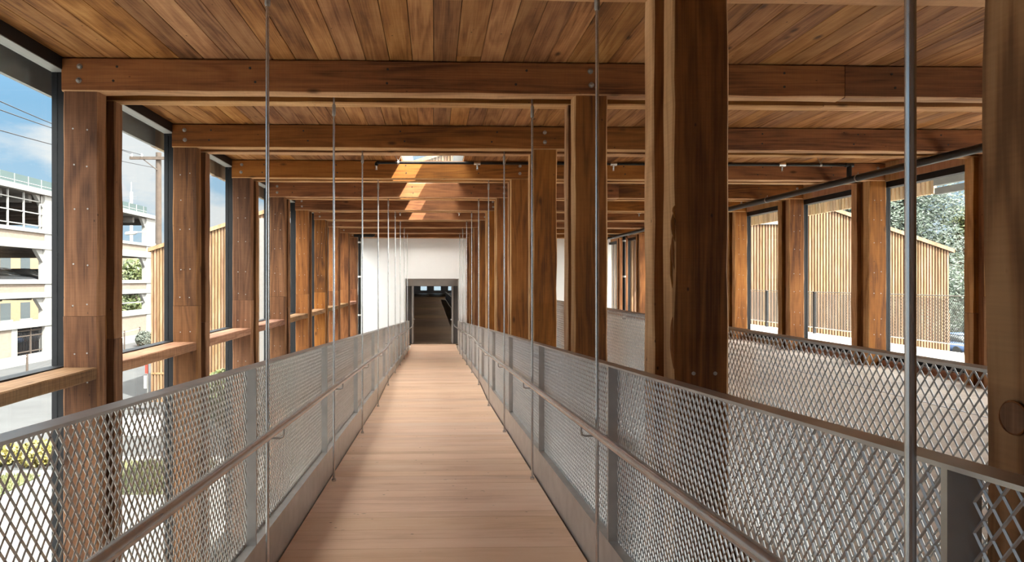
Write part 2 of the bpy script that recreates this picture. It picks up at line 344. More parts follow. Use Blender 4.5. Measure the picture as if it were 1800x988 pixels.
# ------------------------------------------------------------------ dimensions
D = 2.44; F1 = 5.891
def FY(i): return F1 + D*(i-1)               # front face of frame i
PT, GAP = 0.15, 0.17                         # ply thickness, gap between plies
FD = 2*PT+GAP+0.005                          # frame depth
CEIL, BEAM = 1.90, 1.612                     # H of ceiling and beam underside
LOW = -4.20; FLOOR = -1.36; STREET = -5.0
XL = -3.14; XC = 1.222; XR = 7.0; CW = 0.29
YEND = 28.2; YBACK = -6.0
SL = 0.0478; H0 = 1.494
def ramp(Y):                                 # H of the ramp deck
    if Y < 11.7: return -(H0+SL*Y)
    if Y < 14.0: return -(H0+SL*11.7)
    if Y < 26.2: return -(H0+SL*11.7+SL*(Y-14.0))
    return -(H0+SL*11.7+SL*12.2)
R = random.Random(7)

# ------------------------------------------------------------------ the setting
# ceiling planks (with the skylight slot left open)
SK0, SK1 = -0.50, 0.47; SKY0, SKY1 = FY(2)+FD, FY(6)
c = MB(); x = XL-0.02
while x < 7.36:
    w = R.uniform(0.17, 0.215); x1 = min(x+w, 7.38)
    segs = [(YBACK, YEND)]
    y = YBACK; cuts = []
    while y < YEND:
        y2 = min(y+R.choice([2, 3, 4])*D + R.uniform(-.3, .3), YEND); cuts.append((y, y2)); y = y2
    for (a, b2) in cuts:
        if x1 > -2.4 and x < 0.9 and b2 > 26.1:
            parts = [(a, 26.1, x, x1)] if a < 26.1 else []
            if b2 > 27.5: parts.append((27.5, b2, x, x1))
            if x1 > SK0 and x < SK1 and a < SKY1: parts = [(max(a, SKY1), 26.1, x, x1), (27.5, b2, x, x1)] + ([(a, min(b2, SKY0), x, x1)] if a < SKY0 else [])
        elif x1 > SK0 and x < SK1:
            parts = []
            if a < SKY0: parts.append((a, min(b2, SKY0), x, x1))
            if b2 > SKY1: parts.append((max(a, SKY1), b2, x, x1))
            if x < SK0 and a < SKY1 and b2 > SKY0: parts.append((max(a, SKY0), min(b2, SKY1), x, SK0))
            if x1 > SK1 and a < SKY1 and b2 > SKY0: parts.append((max(a, SKY0), min(b2, SKY1), SK1, x1))
        else: parts = [(a, b2, x, x1)]
        for (p, q, xa, xb) in parts:
            if xb-xa > 0.006 and q-p > 0.05:
                dz = R.uniform(0, 0.003)
                c.cbox(xa+0.0022, xb-0.0022, p+0.001, q-0.001, zH(CEIL)+dz, zH(CEIL)+0.035, 0.003, 'y')
    x = x1
struct(c.build('ceiling', M['ceil']), 'old brown plank ceiling')
c = MB()
RT = 2.92
XO = 9.72                                    # outer edge of the roof on the balcony side
for (x0, x1, y0, y1) in ((-3.45, SK0, YBACK, 26.1), (SK1, XO, YBACK, 26.1), (SK0, SK1, YBACK, SKY0), (SK0, SK1, SKY1, 26.1), (-3.45, -2.4, 26.1, YEND+.1), (.9, XO, 26.1, YEND+.1), (-2.4, .9, 27.5, YEND+.1)):
    c.box(x0, x1, y0, y1, zH(CEIL+0.05), zH(RT))
struct(c.build('ceiling', M['white_ext']), 'roof slab above the planks')
g = sempty('window_20', (0, 0, zH(RT)), 'skylight slot in the ceiling')
c = MB(); c.box(SK0, SK1, SKY0, SKY1, zH(RT+.012), zH(RT+.022)); c.build('glass_pane', M['glass'], g)
c = MB()
for x0 in (SK0-.06, SK1): c.box(x0, x0+.06, SKY0-.06, SKY1+.06, zH(RT), zH(RT+.06))
for i in range(2, 7): c.box(SK0, SK1, (SKY0 if i == 2 else FY(i))-.02, (SKY0 if i == 2 else FY(i))+.02, zH(RT-.02), zH(RT+.05))
c.build('window_frame', M['grey_metal'], g)
g = sempty('window_27', (-.75, 26.8, zH(RT)), 'added unseen frosted skylight to light the end wall')  # skylight added out of view to wash the end wall with light
c = MB(); c.box(-2.45, .95, 26.05, 27.55, zH(RT)+.002, zH(RT)+.02); c.build('added_frosted_pane', M['frost'], g)

# ramp deck of cross boards
c = MB(); y = -5.0
while y < YEND+0.15:
    w = R.choice([0.14, 0.19, 0.19, 0.24, 0.28]); y1 = y+w
    g0 = R.choice([0.0018, 0.0018, 0.0025, 0.005])
    a, b2 = zH(ramp(y+g0)), zH(ramp(y1))
    t = 0.04
    c.hexa([(-.935, y+g0, a-t), (.925, y+g0, a-t), (.925, y1-.0012, b2-t), (-.935, y1-.0012, b2-t), (-.935, y+g0, a), (.925, y+g0, a), (.925, y1-.0012, b2), (-.935, y1-.0012, b2)])
    y = y1
struct(c.build('floor', M['deck']), 'pale boarded ramp between the two mesh guards')
c = MB()                                      # structure under the deck
for y in range(-5, 28, 1):
    a = zH(ramp(y)); b2 = zH(ramp(y+1)); t = .045
    c.hexa([(-.94, y, a-.22), (.93, y, a-.22), (.93, y+1, b2-.22), (-.94, y+1, b2-.22), (-.94, y, a-t), (.93, y, a-t), (.93, y+1, b2-t), (-.94, y+1, b2-t)])
struct(c.build('floor', M['pole']), 'dark joists under the ramp boards')
# upper floor on the right, of wide cross boards
c = MB(); y = YBACK
while y < YEND:
    y1 = min(y+R.choice([0.28, 0.36, 0.36, 0.6]), YEND); x = 1.6
    while x < 7.29:
        x1 = min(x+R.uniform(1.8, 3.2), 7.3)
        if 7.3-x1 < .5: x1 = 7.3
        c.box(x+.001, x1-.001, y+.0012, y1-.0012, zH(FLOOR)-.04, zH(FLOOR)); x = x1
    y = y1
struct(c.build('floor', M['floor']), 'grey beige board floor on the right')
c = MB(); c.box(1.58, 7.3, YBACK, YEND, zH(FLOOR)-.36, zH(FLOOR)-.042)
struct(c.build('floor', M['fir_y']), 'joist depth under the right floor')
c = MB(); c.box(5.50, 5.53, YBACK+.1, YEND-.1, zH(FLOOR)-.002, zH(FLOOR)+.004)  # narrow raised strip in one plain pale colour
tag(c.build('floor_strip', M['strip'], None, (5.5, 8, zH(FLOOR))), 'thin pale strip running along the right floor', 'floor strip')
c = MB(); c.box(-3.3, 7.4, YBACK, YEND+.2, zH(LOW)-.2, zH(LOW))
struct(c.build('floor', M['concrete']), 'concrete floor of the level below the ramp')
c = MB(); c.box(7.3, 7.4, YBACK, YEND, zH(LOW), zH(FLOOR)-.05)
struct(c.build('wall_right', M['concrete']), 'wall of the level below on the right')
c = MB(); c.box(3.5, 6.0, 9.4, 13.6, zH(LOW), zH(LOW)+.12)  # slab built in place of the lit area of the lower floor
tag(c.build('lit_floor_patch', M['sidewalk'], None, (4.75, 11.5, zH(LOW))), 'slab standing in for the lit patch on the lower floor seen through the right mesh', 'patch')
c = MB(); c.box(-3.4, 7.4, YBACK-.2, YBACK, zH(LOW), zH(CEIL)+.1)
struct(c.build('wall_back', M['white']), 'boarded wall behind the camera')
c = MB(); c.box(-3.4, XL, YBACK, FY(-2)+.06, zH(LOW), zH(CEIL)+.1)
struct(c.build('wall_left', M['ceil']), 'boarded part of the left wall beside the camera')
c = MB(); c.box(7.3, 7.45, YBACK, FY(-1)+.06, zH(FLOOR), zH(CEIL)+.1)
struct(c.build('wall_right', M['ceil']), 'boarded part of the right wall beside the camera')
# end wall with the doorway
DX0, DX1, DT = -1.175, 1.045, 0.10; FE = ramp(28)
c = MB()
for (x0, x1, z0, z1) in ((-3.4, DX0, LOW, CEIL), (DX1, 7.4, LOW, CEIL), (DX0, DX1, DT, CEIL), (DX0, DX1, LOW, FE-.05)):
    c.box(x0, x1, YEND, YEND+.28, zH(z0), zH(z1))
struct(c.build('wall_end', M['white']), 'white end wall around the doorway')
dr = sempty('door_1', (0, YEND+.28, zH(FE)), 'doorway at the foot of the ramp')
c = MB()
c.box(DX0, DX0+.03, YEND+.01, YEND+.40, zH(FE), zH(DT)); c.box(DX1-.03, DX1, YEND+.01, YEND+.40, zH(FE), zH(DT)); c.box(DX0, DX1, YEND+.01, YEND+.40, zH(DT)-.03, zH(DT))
c.build('door_frame', M['jamb'], dr)
c = MB(); c.box(DX0+.03, DX1-.03, YEND+.34, YEND+.40, zH(-.21), zH(DT)-.03); c.build('header_panel', M['jamb'], dr)
for (x0, x1) in ((DX0+.03, DX0+.28), (DX1-.25, DX1-.03)):
    c = MB(); c.box(x0, x1, YEND+.52, YEND+.56, zH(FE), zH(-.02)); c.build('side_panel', M['dark_panel'], dr)
for s_, x0 in ((1, -.885), (-1, .80)):
    c = MB(); c.cbox(x0-.03, x0+.03, YEND+.42, YEND+1.45, zH(FE)+.01, zH(-.21), .004); lf = c.build('door_leaf', M['jamb'], dr)
    c = MB(); xs = x0+s_*.03; c.tube([(xs, YEND+.5, zH(FE+1.0)), (xs+s_*.05, YEND+.5, zH(FE+1.0)), (xs+s_*.05, YEND+1.2, zH(FE+1.0)), (xs, YEND+1.2, zH(FE+1.0))], .012, 8); c.build('push_bar', M['chrome'], lf)
c = MB(); c.box(-.3, .3, YEND+.38, YEND+.46, zH(FE), zH(FE)+.012); c.build('threshold', M['chrome'], dr)
# hall beyond
HX0, HX1, HY0, HY1, HC = -7.0, 15.0, YEND+.28, 145.0, 2.4
c = MB(); y = HY0
while y < HY1:
    y1 = min(y+(.25 if y < 45 else 2.0), HY1); c.box(HX0, HX1, y+.002, y1-.002, zH(FE)-.05, zH(FE)); y = y1
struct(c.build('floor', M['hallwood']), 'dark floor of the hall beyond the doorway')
c = MB()

for (xa, xb) in ((HX0-.2, HX0), (HX1, HX1+.2)):
    c.box(xa, xb, HY0, HY1, zH(STREET), zH(-1.2)); c.box(xa, xb, HY0, HY1, zH(1.9), zH(HC))
    y = HY0
    while y < HY1: c.box(xa, xb, y, min(y+1.6, HY1), zH(-1.2), zH(1.9)); y += 3.6  # gaps left in the unseen side walls to let daylight into the hall
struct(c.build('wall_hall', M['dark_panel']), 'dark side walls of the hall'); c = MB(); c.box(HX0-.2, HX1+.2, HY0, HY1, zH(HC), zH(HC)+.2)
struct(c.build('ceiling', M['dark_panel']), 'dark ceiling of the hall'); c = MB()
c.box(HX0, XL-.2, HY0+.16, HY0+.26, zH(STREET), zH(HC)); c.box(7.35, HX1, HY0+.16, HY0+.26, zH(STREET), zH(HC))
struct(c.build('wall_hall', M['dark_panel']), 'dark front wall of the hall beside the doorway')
c = MB()
wy0, wy1 = at(760, 510, HY1)[1], at(760, 503, HY1)[1]
spans = [(at(a, 500, HY1)[0], at(b2, 500, HY1)[0]) for a, b2 in ((715.5, 719.5), (739.5, 750.5), (763, 775), (788, 799), (812, 823))]
xs = HX0
for (a, b2) in spans:
    c.box(xs, a, HY1, HY1+.3, zH(FE), zH(HC)); c.box(a, b2, HY1, HY1+.3, zH(FE), zH(wy0)); c.box(a, b2, HY1, HY1+.3, zH(wy1), zH(HC)); xs = b2
c.box(xs, HX1, HY1, HY1+.3, zH(FE), zH(HC))
struct(c.build('wall_hall_end', M['dark_panel']), 'far dark wall of the hall with small windows')
for n_, (a, b2) in enumerate(spans):
    wg = sempty('window_%d' % (21+n_), ((a+b2)/2, HY1+.1, zH(wy0)), 'small far window of the hall')
    c = MB(); c.box(a, b2, HY1+.1, HY1+.12, zH(wy0), zH(wy1)); c.build('glass_pane', M['glass'], wg)
# hall guard
t = thing('hall_guard', 'dark panel guard with steel rail inside the hall beyond the doorway', 'guard', (1.7, 68, zH(FE)))
gx, gy0, gy1 = 1.69, 40.0, 96.0
c = MB(); c.box(gx, gx+.04, gy0, gy1, zH(FE)+.12, zH(FE)+1.1); c.build('guard_panel', M['black'], t)
c = MB(); c.box(gx-.05, gx+.07, gy0, gy1, zH(FE)+1.1, zH(FE)+1.13); c.build('top_rail', M['tube'], t)
c = MB(); c.tube([(gx-.12, gy0, zH(FE)+.30), (gx-.12, gy1, zH(FE)+.30)], .03, 8); c.build('lower_rail', M['tube'], t)
y = gy0+.2
while y < gy1:
    c = MB(); c.box(gx-.005, gx+.045, y, y+.06, zH(FE), zH(FE)+1.1); c.build('post', M['black'], t); y += 5.0

for k in range(6):  # lamps added out of view to light the otherwise black hall
    y = 36.0+k*14
    t = thing('added_hall_lamp', 'added unseen black dome lamp hanging in the dark hall, %s from the doorway' % ORD[k], 'lamp', (3.6, y, zH(2.0)), 'added hall lamps')
    c = MB(); c.tube([(3.6, y, zH(2.08)), (3.6, y, zH(2.05)), (3.6, y, zH(1.95)), (3.6, y, zH(1.82))], [.03, .10, .22, .30], 16, cap=False); c.tube([(3.6, y, zH(2.05)), (3.6, y, zH(HC)-.005)], .01, 6); c.build('shade', M['black'], t)
    ld = bpy.data.lights.new('added_hall_bulb', 'POINT'); ld.energy = 120; ld.shadow_soft_size = .06; ld.color = (1, .86, .7)
    lo = bpy.data.objects.new('added_hall_bulb', ld); COL.objects.link(lo); lo.parent = t; lo.location = (0, 0, -.12)

# ------------------------------------------------------------------ left window wall
for i in range(-2, 10):
    y0, y1 = FY(i)+.06, FY(i+1)+.06
    if i == 9: y1 = YEND
    g = sempty('window_%d' % (i+3), (XL-.06, (y0+y1)/2, zH(-.7)), 'tall glazed bay in the left wall')
    c = MB()
    c.box(XL-.13, XL-.004, y0, y1, zH(1.795), zH(CEIL)+.03)
    c.box(XL-.13, XL-.004, y0, y1, zH(LOW), zH(LOW)+.28)
    c.build('window_frame', M['black'], g)
    c = MB(); c.box(XL-.125, XL-.008, y0+.12, y1, zH(1.789), zH(1.795)); c.build('lit_head_soffit', M['grey_metal'], g)  # underside in light grey, its lit reflection put into the colour
    c = MB(); c.box(XL-.128, XL-.006, y0+.12, y1, zH(-.79), zH(-.725)); c.build('transom', M['black'], g)
    c = MB(); c.box(XL-.128, XL-.003, y0, y0+.40, zH(LOW), zH(1.795)); c.build('mullion', M['black'], g)
    c = MB(); c.box(XL-.085, XL-.073, y0+.40, y1, zH(-.725), zH(1.795)); c.build('glass_pane', M['glass'], g)
    c = MB(); c.box(XL-.085, XL-.073, y0+.40, y1, zH(LOW)+.28, zH(-.79)); c.build('glass_pane', M['glass'], g)
c = MB(); c.box(-3.47, -3.43, YBACK, FY(2)+.2, zH(1.66), zH(RT)+.05)
struct(c.build('trim_left', M['grey_metal']), 'grey metal fascia outside the near left windows')
c = MB(); y = FY(2)+.2
while y < YEND:
    c.box(-3.49, -3.43, y, y+.155, zH(1.66)+R.uniform(-.006, .006), zH(RT)); c.box(-3.45, -3.43, y+.15, y+.19, zH(1.67), zH(RT)); y += .19
struct(c.build('trim_left', M['slat_grey']), 'brown slat fascia outside the far left windows')

# right window wall
for i in range(-1, 10):
    y0, y1 = FY(i)+.06, FY(i+1)+.06
    if i == 9: y1 = YEND
    g = sempty('window_%d' % (i+31), (7.35, (y0+y1)/2, zH(FLOOR)), 'glazed bay in the right wall')
    c = MB()
    c.box(7.304, 7.42, y0, y1, zH(1.507), zH(1.60))
    c.box(7.304, 7.42, y0, y1, zH(FLOOR)+.09, zH(FLOOR)+.20)
    c.build('window_frame', M['black'], g)
    c = MB(); c.box(7.304, 7.40, y0, y0+.40, zH(FLOOR)+.2, zH(1.507)); c.build('mullion', M['black'], g)
    c = MB(); c.box(7.36, 7.372, y0+.40, y1, zH(FLOOR)+.2, zH(1.507)); c.build('glass_pane', M['glass'], g)
    c = MB(); yy = FY(i)+FD
    while yy < min(FY(i+1), YEND)-.01:
        y2 = min(yy+.41, FY(i+1), YEND); c.box(7.27, 7.33, yy+.001, y2-.001, zH(1.60), zH(CEIL)); yy = y2
    c.build('spandrel_panel', M['ply'], g)
    c = MB(); c.box(7.18, 7.30, FY(i)+FD, min(FY(i+1), YEND), zH(FLOOR), zH(FLOOR)+.09); c.build('base_timber', M['fir_y'], g)
# balcony
c = MB(); c.box(7.42, 9.62, -3, YEND+.2, zH(FLOOR)-.25, zH(FLOOR)+.05)
struct(c.build('floor', M['deckwhite']), 'white balcony deck outside the right windows')
c = MB(); y = 12.9
while y < YEND:
    c.box(9.66, 9.72, y, y+.075, zH(1.69), zH(2.5)); c.box(9.70, 9.72, y+.07, y+.125, zH(1.70), zH(2.5)); y += .125
struct(c.build('trim_right', M['slat_fascia']), 'slatted fascia over the balcony')
c = MB()
for k, h in enumerate((1.66, 1.83, 2.02)): c.box(9.64-.02*k, 9.72, YBACK, 12.85, zH(h), zH(h)+.13)
struct(c.build('trim_right', M['grey_metal']), 'grey metal gutter over the near balcony')

# ------------------------------------------------------------------ timber frames
def screws(mb, x, y, zs, ny=-1, r=.0070):
    for z in zs: mb.disc_cyl((x, y+.001, z), (0, ny, 0), r, .004, 8)

def column(x0, i, base, label, group, splice, seed, plugs=True, name='timber_post'):
    y0 = FY(i)
    t = thing(name, label, 'post', (x0+CW/2, y0+FD/2, zH(base)), group)
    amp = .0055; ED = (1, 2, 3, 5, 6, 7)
    for k, ya in enumerate((y0, y0+PT+GAP)):
        c = MB()
        if splice is None:
            c.timber('z', zH(base), zH(BEAM)-.002, x0, x0+CW, ya, ya+PT, seed+k*13, amp, edge=ED)
        else:
            s2 = splice - .22*k
            c.timber('z', zH(base), zH(s2)-.0015, x0, x0+CW, ya, ya+PT, seed+k*13, amp, edge=ED)
            c.timber('z', zH(s2)+.0015, zH(BEAM)-.002, x0+.001, x0+CW-.001, ya, ya+PT, seed+k*13+5, amp, edge=ED)
        c.build('front_ply' if k == 0 else 'rear_ply', M['fir_shade' if x0 == XL and i < 5 else 'fir_z'], t, mat2=M['edge_near' if (x0 == XC and i == -1) else 'edge_left' if x0 == XL else 'edge_z'])
    c = MB(); c.box(x0+.075, x0+CW-.075, y0+PT+.004, y0+PT+GAP-.004, zH(base), zH(CEIL)-.01); c.build('spacer', M['fir_z'], t)
    if plugs:
        zs = [1.29, .98, .62, .14, -.30+.1, -.62, -.86, -1.25, -1.8, -2.4]
        for z in zs:
            if z < base+.2: continue
            for dx in (.09, .20):
                c = MB(); screws(c, x0+dx+R.uniform(-.008, .008), y0-.001, [zH(z)+R.uniform(-.01, .01)]); c.build('screw_head', M['galv'], t)
    return t

for i in range(1, 10):
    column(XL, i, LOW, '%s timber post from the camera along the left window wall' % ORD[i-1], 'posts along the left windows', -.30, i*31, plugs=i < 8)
for i in range(-1, 10):
    lab = {-1: 'nearest knotty timber post cut off by the right edge of the photo', 0: 'large dark timber post with a splintered edge, right of the ramp', 1: 'timber post just left of the large dark splintered one, beside the ramp'}.get(i, '%s timber post from the camera along the right side of the ramp' % ORD[i+1])
    column(XC, i, LOW, lab, 'posts along the right of the ramp', None, 300+i*17, plugs=False)
for i in range(2, 10):
    column(XR, i, FLOOR, '%s timber post from the right edge along the right window wall' % ORD[i-2], 'posts along the right windows', None if i != 2 else -.2, 600+i*23, plugs=i in (3, 4, 5))

kp = [o for o in bpy.data.objects if o.get('label', '').startswith('nearest knotty')][0]
ky = atX(1784, XC); kw = ky*C_+XC*S_; kh = (493.6-734)*kw/1200
c = MB(); c.tube([(XC-.0048, ky, zH(kh)), (XC+.004, ky, zH(kh))], .033, 20); c.build('knot', M['edge_near'], kp)
c = MB(); c.tube([(XC-.0035+.001*math.sin(3*a), ky+.034*math.cos(a), zH(kh)+.0345*math.sin(a)) for a in [2*math.pi*q/24 for q in range(25)]], .0024, 6, cap=False); c.build('knot_ring', M['fir_z'], kp)
for sx_ in (1219, 1257):
    xx, hh = at(sx_, 656, FY(0)); k5 = [o for o in bpy.data.objects if o.get('label', '').startswith('large dark timber post')][0]
    c = MB(); screws(c, xx, FY(0)-.003, [zH(hh)], r=.010); c.build('screw_head', M['galv'], k5)
# splinters on the large dark post
def splinter(x, y, z, L_, w, seed):
    c = MB(); n = 8
    pts = []; rs = []
    for k in range(n+1):
        u = k/n
        pts.append((x+noise.noise(Vector((u*3, seed, 0)))*.012 - .010*math.sin(u*math.pi), y+.01*u, z+L_*(u-.5))); rs.append(max(.0015, w*math.sin(math.pi*min(1, u*.9+.05))))
    return c.tube(pts, rs, 5)
spl = [o for o in bpy.data.objects if o.get('label', '').startswith('large dark timber post')][0]
for (px, py, L_, w, yy) in ((1187, 395, .17, .012, 0), (1186, 440, .22, .009, .004), (1185, 600, .28, .011, 0), (1184, 470, .3, .008, .01), (1189, 370, .10, .008, -.002)):
    xx, hh = at(px, py, FY(0)+yy); splinter(xx, FY(0)+yy, zH(hh), L_, w, px).build('splinter', M['fir_z'], spl)

def beam(i, x0, x1, lab, seed):
    y0 = FY(i)
    t = thing('timber_crossbeam', lab, 'beam', ((x0+x1)/2, y0+FD/2, zH(BEAM)), 'crossbeams under the ceiling')
    for k, ya in enumerate((y0-.006, y0+PT+GAP)):
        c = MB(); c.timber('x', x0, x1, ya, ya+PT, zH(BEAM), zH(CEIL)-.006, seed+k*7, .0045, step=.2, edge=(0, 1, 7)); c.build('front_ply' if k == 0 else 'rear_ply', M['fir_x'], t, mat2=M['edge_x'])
    bx = [b2 for b2 in (-3.0, 1.364, 7.15) if x0 < b2 < x1]
    for b2 in bx:
        for h in (1.8185, 1.70):
            c = MB(); p = (b2+R.uniform(-.006, .006), y0-.008, zH(h))
            c.tube([p, (p[0], p[1]-.006, p[2])], .024, 16); c.tube([(p[0], p[1]-.006, p[2]), (p[0], p[1]-.016, p[2]), (p[0], p[1]-.021, p[2])], [.017, .016, .008], 12)
            c.build('bolt', M['galv'], t)
    if i < 5:
        for x in [x0+.46+k*1.15 for k in range(int((x1-x0-.5)/1.15)+1)]:
            for h in (1.82, 1.70):
                c = MB(); screws(c, x+R.uniform(-.05, .05), y0-.007, [zH(h)], r=.011); c.build('screw_head', M['pole'], t)
    return t
nm = {0: 'nearest', 1: 'second', 2: 'third', 3: 'fourth', 4: 'fifth', 5: 'sixth', 6: 'seventh', 7: 'eighth', 8: 'ninth', 9: 'tenth'}
for i in range(0, 10):
    beam(i, XL-.01, 3.61, '%s double timber crossbeam from the camera, spanning above the ramp' % nm[i], i*41+900)
    beam(i, 3.615, 7.30, '%s double timber crossbeam from the camera, reaching the right windows' % nm[i], i*41+920)

# timber sills in the left bays
for i in range(0, 9):
    y0, y1 = FY(i)+FD+.004, FY(i+1)-.01
    c = MB(); c.timber('y', y0, y1, XL+.002, XL+CW-.003, zH(-.835), zH(-.735), 70+i, .003)
    o = c.build('timber_sill', M['fir_y'], None, (XL+CW/2, (y0+y1)/2, zH(-.785)))
    tag(o, '%s timber sill from the camera between the left window posts' % ORD[i], 'sill', 'sills of the left windows')

# ------------------------------------------------------------------ hanger rods
def rod(sx, i):
    y = FY(i)+.235; x = sx*.889
    t = thing('hanger_rod', '%s steel hanger rod from the camera along the %s edge of the ramp' % (ORD[i+1 if sx > 0 else i], 'right' if sx > 0 else 'left'), 'rod', (x, y, zH(ramp(y))), 'hanger rods of the ramp')
    c = MB(); c.tube([(x, y, zH(ramp(y))), (x, y, zH(CEIL)-.03)], .0098, 14); c.build('rod', M['rod'], t)
    c = MB(); c.tube([(x, y, zH(1.47)), (x, y, zH(1.48)), (x, y, zH(1.57)), (x, y, zH(1.58))], [.010, .0155, .0155, .010], 12); c.build('collar', M['galv'], t)
    c = MB(); c.tube([(x, y, zH(ramp(y))), (x, y, zH(ramp(y))+.02)], .019, 12); c.build('foot_nut', M['rod'], t)
for i in range(-1, 9): rod(1, i)
for i in range(0, 9): rod(-1, i)

# ------------------------------------------------------------------ guards with expanded steel mesh
CWID, CHGT = 0.0413, 0.0565
def mesh_panel(L_, Hh, slope, cw=CWID, ch=CHGT, w=.0052, d=.0044, name='mesh_panel', mat=None):
    """expanded metal in the plane x = 0, y 0..L, z 0..H, strands twisted out of the plane"""
    mb = MB(); nx = int(L_/cw); nz = int(2*Hh/ch); cw = L_/nx
    for j in range(nz):
        for i in range(nx+1):
            ya = (i + .5*(j % 2))*cw; za = j*ch/2
            for sgn in (-1, 1):
                yb = ya+sgn*cw/2; zb = za+ch/2
                if yb < -1e-6 or yb > L_+1e-6 or ya > L_+1e-6: continue
                A = Vector((0, ya, za-slope*ya)); B = Vector((0, yb, zb-slope*yb))
                dr_ = (B-A).normalized(); n0 = Vector((1, 0, 0)); s0 = dr_.cross(n0)
                tw = .62*sgn
                a1 = n0*math.cos(tw)+s0*math.sin(tw); a2 = s0*math.cos(tw)-n0*math.sin(tw)
                wid = w*(1.15 if sgn < 0 else .9)
                A2 = A-dr_*.0032; B2 = B+dr_*.0032
                q = [a1*(-d/2)+a2*(-wid/2), a1*(d/2)+a2*(-wid/2), a1*(d/2)+a2*(wid/2), a1*(-d/2)+a2*(wid/2)]
                n = len(mb.v)
                mb.v += [tuple(A2+k) for k in q]+[tuple(B2+k) for k in q]
                fs = [(0,1,5,4), (1,2,6,5), (2,3,7,6), (3,0,4,7)]
                mb.f += [tuple(v+n for v in f) for f in fs]; mb.sm += [False]*4
    me = bpy.data.meshes.new(name); me.from_pydata(mb.v, [], mb.f); me.materials.append(mat or M['mesh']); me.update()
    return me
PL = D-.016
me_ramp = mesh_panel(PL, .965, SL)
me_flat = mesh_panel(PL, 1.02, 0.0)
def add_mesh(me, parent, loc, name='mesh_panel'):
    o = bpy.data.objects.new(name, me); COL.objects.link(o); o.parent = parent
    o.location = (loc[0]-parent.location[0], loc[1]-parent.location[1], loc[2]-parent.location[2])
    return o
def zt(Y, off): return zH(-(off+SL*Y))
def sl_box(mb, x0, x1, y0, y1, off_lo, off_hi):
    """bar that follows the slope of the ramp, from off_lo (lower) to off_hi (upper) below the eye line"""
    xa, xb = min(x0, x1), max(x0, x1)
    return mb.hexa([(xa, y0, zt(y0, off_lo)), (xb, y0, zt(y0, off_lo)), (xb, y1, zt(y1, off_lo)), (xa, y1, zt(y1, off_lo)), (xa, y0, zt(y0, off_hi)), (xb, y0, zt(y0, off_hi)), (xb, y1, zt(y1, off_hi)), (xa, y1, zt(y1, off_hi))])
PY = lambda i: FY(i)+.225                    # guard posts
def ramp_guard(sx):
    t = thing('ramp_guard', 'steel mesh guard with handrail along the %s side of the ramp' % ('right' if sx > 0 else 'left'), 'guard', (sx*.98, 10, zH(ramp(10))))
    ya, yb = PY(-3), 26.7
    xi, xo = sx*.945, sx*1.012
    c = MB(); sl_box(c, xi, xo, ya, yb, .2885, .279); c.build('top_rail', M['steel'], t)
    c = MB(); sl_box(c, xi, xi+sx*.011, ya, yb, 1.80, 1.235); sl_box(c, xi+sx*.011, xo-sx*.013, ya, yb, 1.245, 1.235); c.build('toe_board', M['steel'], t)
    c = MB(); sl_box(c, xo-sx*.012, xo, ya, yb, 1.262, 1.222); c.build('bottom_bar', M['steel'], t)
    for i in range(-3, 10):
        y = PY(i)
        if y > yb: break
        c = MB(); sl_box(c, xi+sx*.0005, xo-sx*.001, y-.008, y+.008, 1.60, .2885); c.build('post', M['steel'], t)
        if y+PL < yb+1.6:
            add_mesh(me_ramp, t, (sx*.997, y+.008, zt(y+.008, 1.252)))
    # handrail: follows the deck, so it steps at the landing
    hx = sx*.822; hh = lambda Y: zH(ramp(Y)+.887)
    ys = [-2.0, 4, 9, 11.35, 11.6, 11.8, 12.05, 12.6, 13.4, 13.75, 14.0, 14.25, 15, 20, 26.0, 26.3, 27.6]
    c = MB(); c.tube([(hx, y, hh(y)) for y in ys], .0212, 16); hr = c.build('handrail', M['tube'], t)
    for i in range(-2, 9):
        y = PY(i)+.10
        z = hh(y)
        c = MB(); c.tube([(sx*.985, y, z-.075), (sx*.90, y, z-.075), (hx+sx*.02, y, z-.075), (hx+sx*.003, y, z-.068), (hx, y, z-.05), (hx, y, z-.018)], .0058, 8); c.build('bracket', M['tube'], hr)
    return t
ramp_guard(-1); ramp_guard(1)

# guard of the right floor opening
t = thing('floor_guard', 'level steel mesh guard along the right floor edge behind the posts', 'guard', (1.65, 10, zH(FLOOR)))
c = MB(); c.box(1.60, 1.667, -3.6, 27.0, zH(-.266), zH(-.256)); c.build('top_rail', M['steel'], t)
c = MB(); c.box(1.60, 1.667, -3.6, 27.0, zH(FLOOR)+.01, zH(FLOOR)+.05); c.build('bottom_bar', M['steel'], t)
for i in range(-3, 10):
    y = FY(i)+.85
    c = MB(); c.box(1.6005, 1.666, y-.008, y+.008, zH(FLOOR), zH(-.266)); c.build('post', M['steel'], t)
    add_mesh(me_flat, t, (1.652, y+.008, zH(FLOOR)+.07))
# guard of the balcony outside
t = thing('balcony_guard', 'mesh guard on the outer edge of the white balcony outside', 'guard', (9.5, 14, zH(FLOOR)+.05))
c = MB(); c.box(9.50, 9.53, 4, YEND, zH(-.285), zH(-.265)); c.build('top_rail', M['steel'], t)
c = MB(); c.box(9.50, 9.53, 4, YEND, zH(-1.17), zH(-1.15)); c.build('bottom_bar', M['steel'], t)
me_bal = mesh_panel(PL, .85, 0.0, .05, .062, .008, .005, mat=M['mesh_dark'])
for i in range(1, 10):
    y = PY(i)+.9
    c = MB(); c.box(9.49, 9.55, y-.03, y+.03, zH(FLOOR)+.05, zH(-.265)); c.build('post', M['black'], t)
    add_mesh(me_bal, t, (9.515, y, zH(-1.15)))

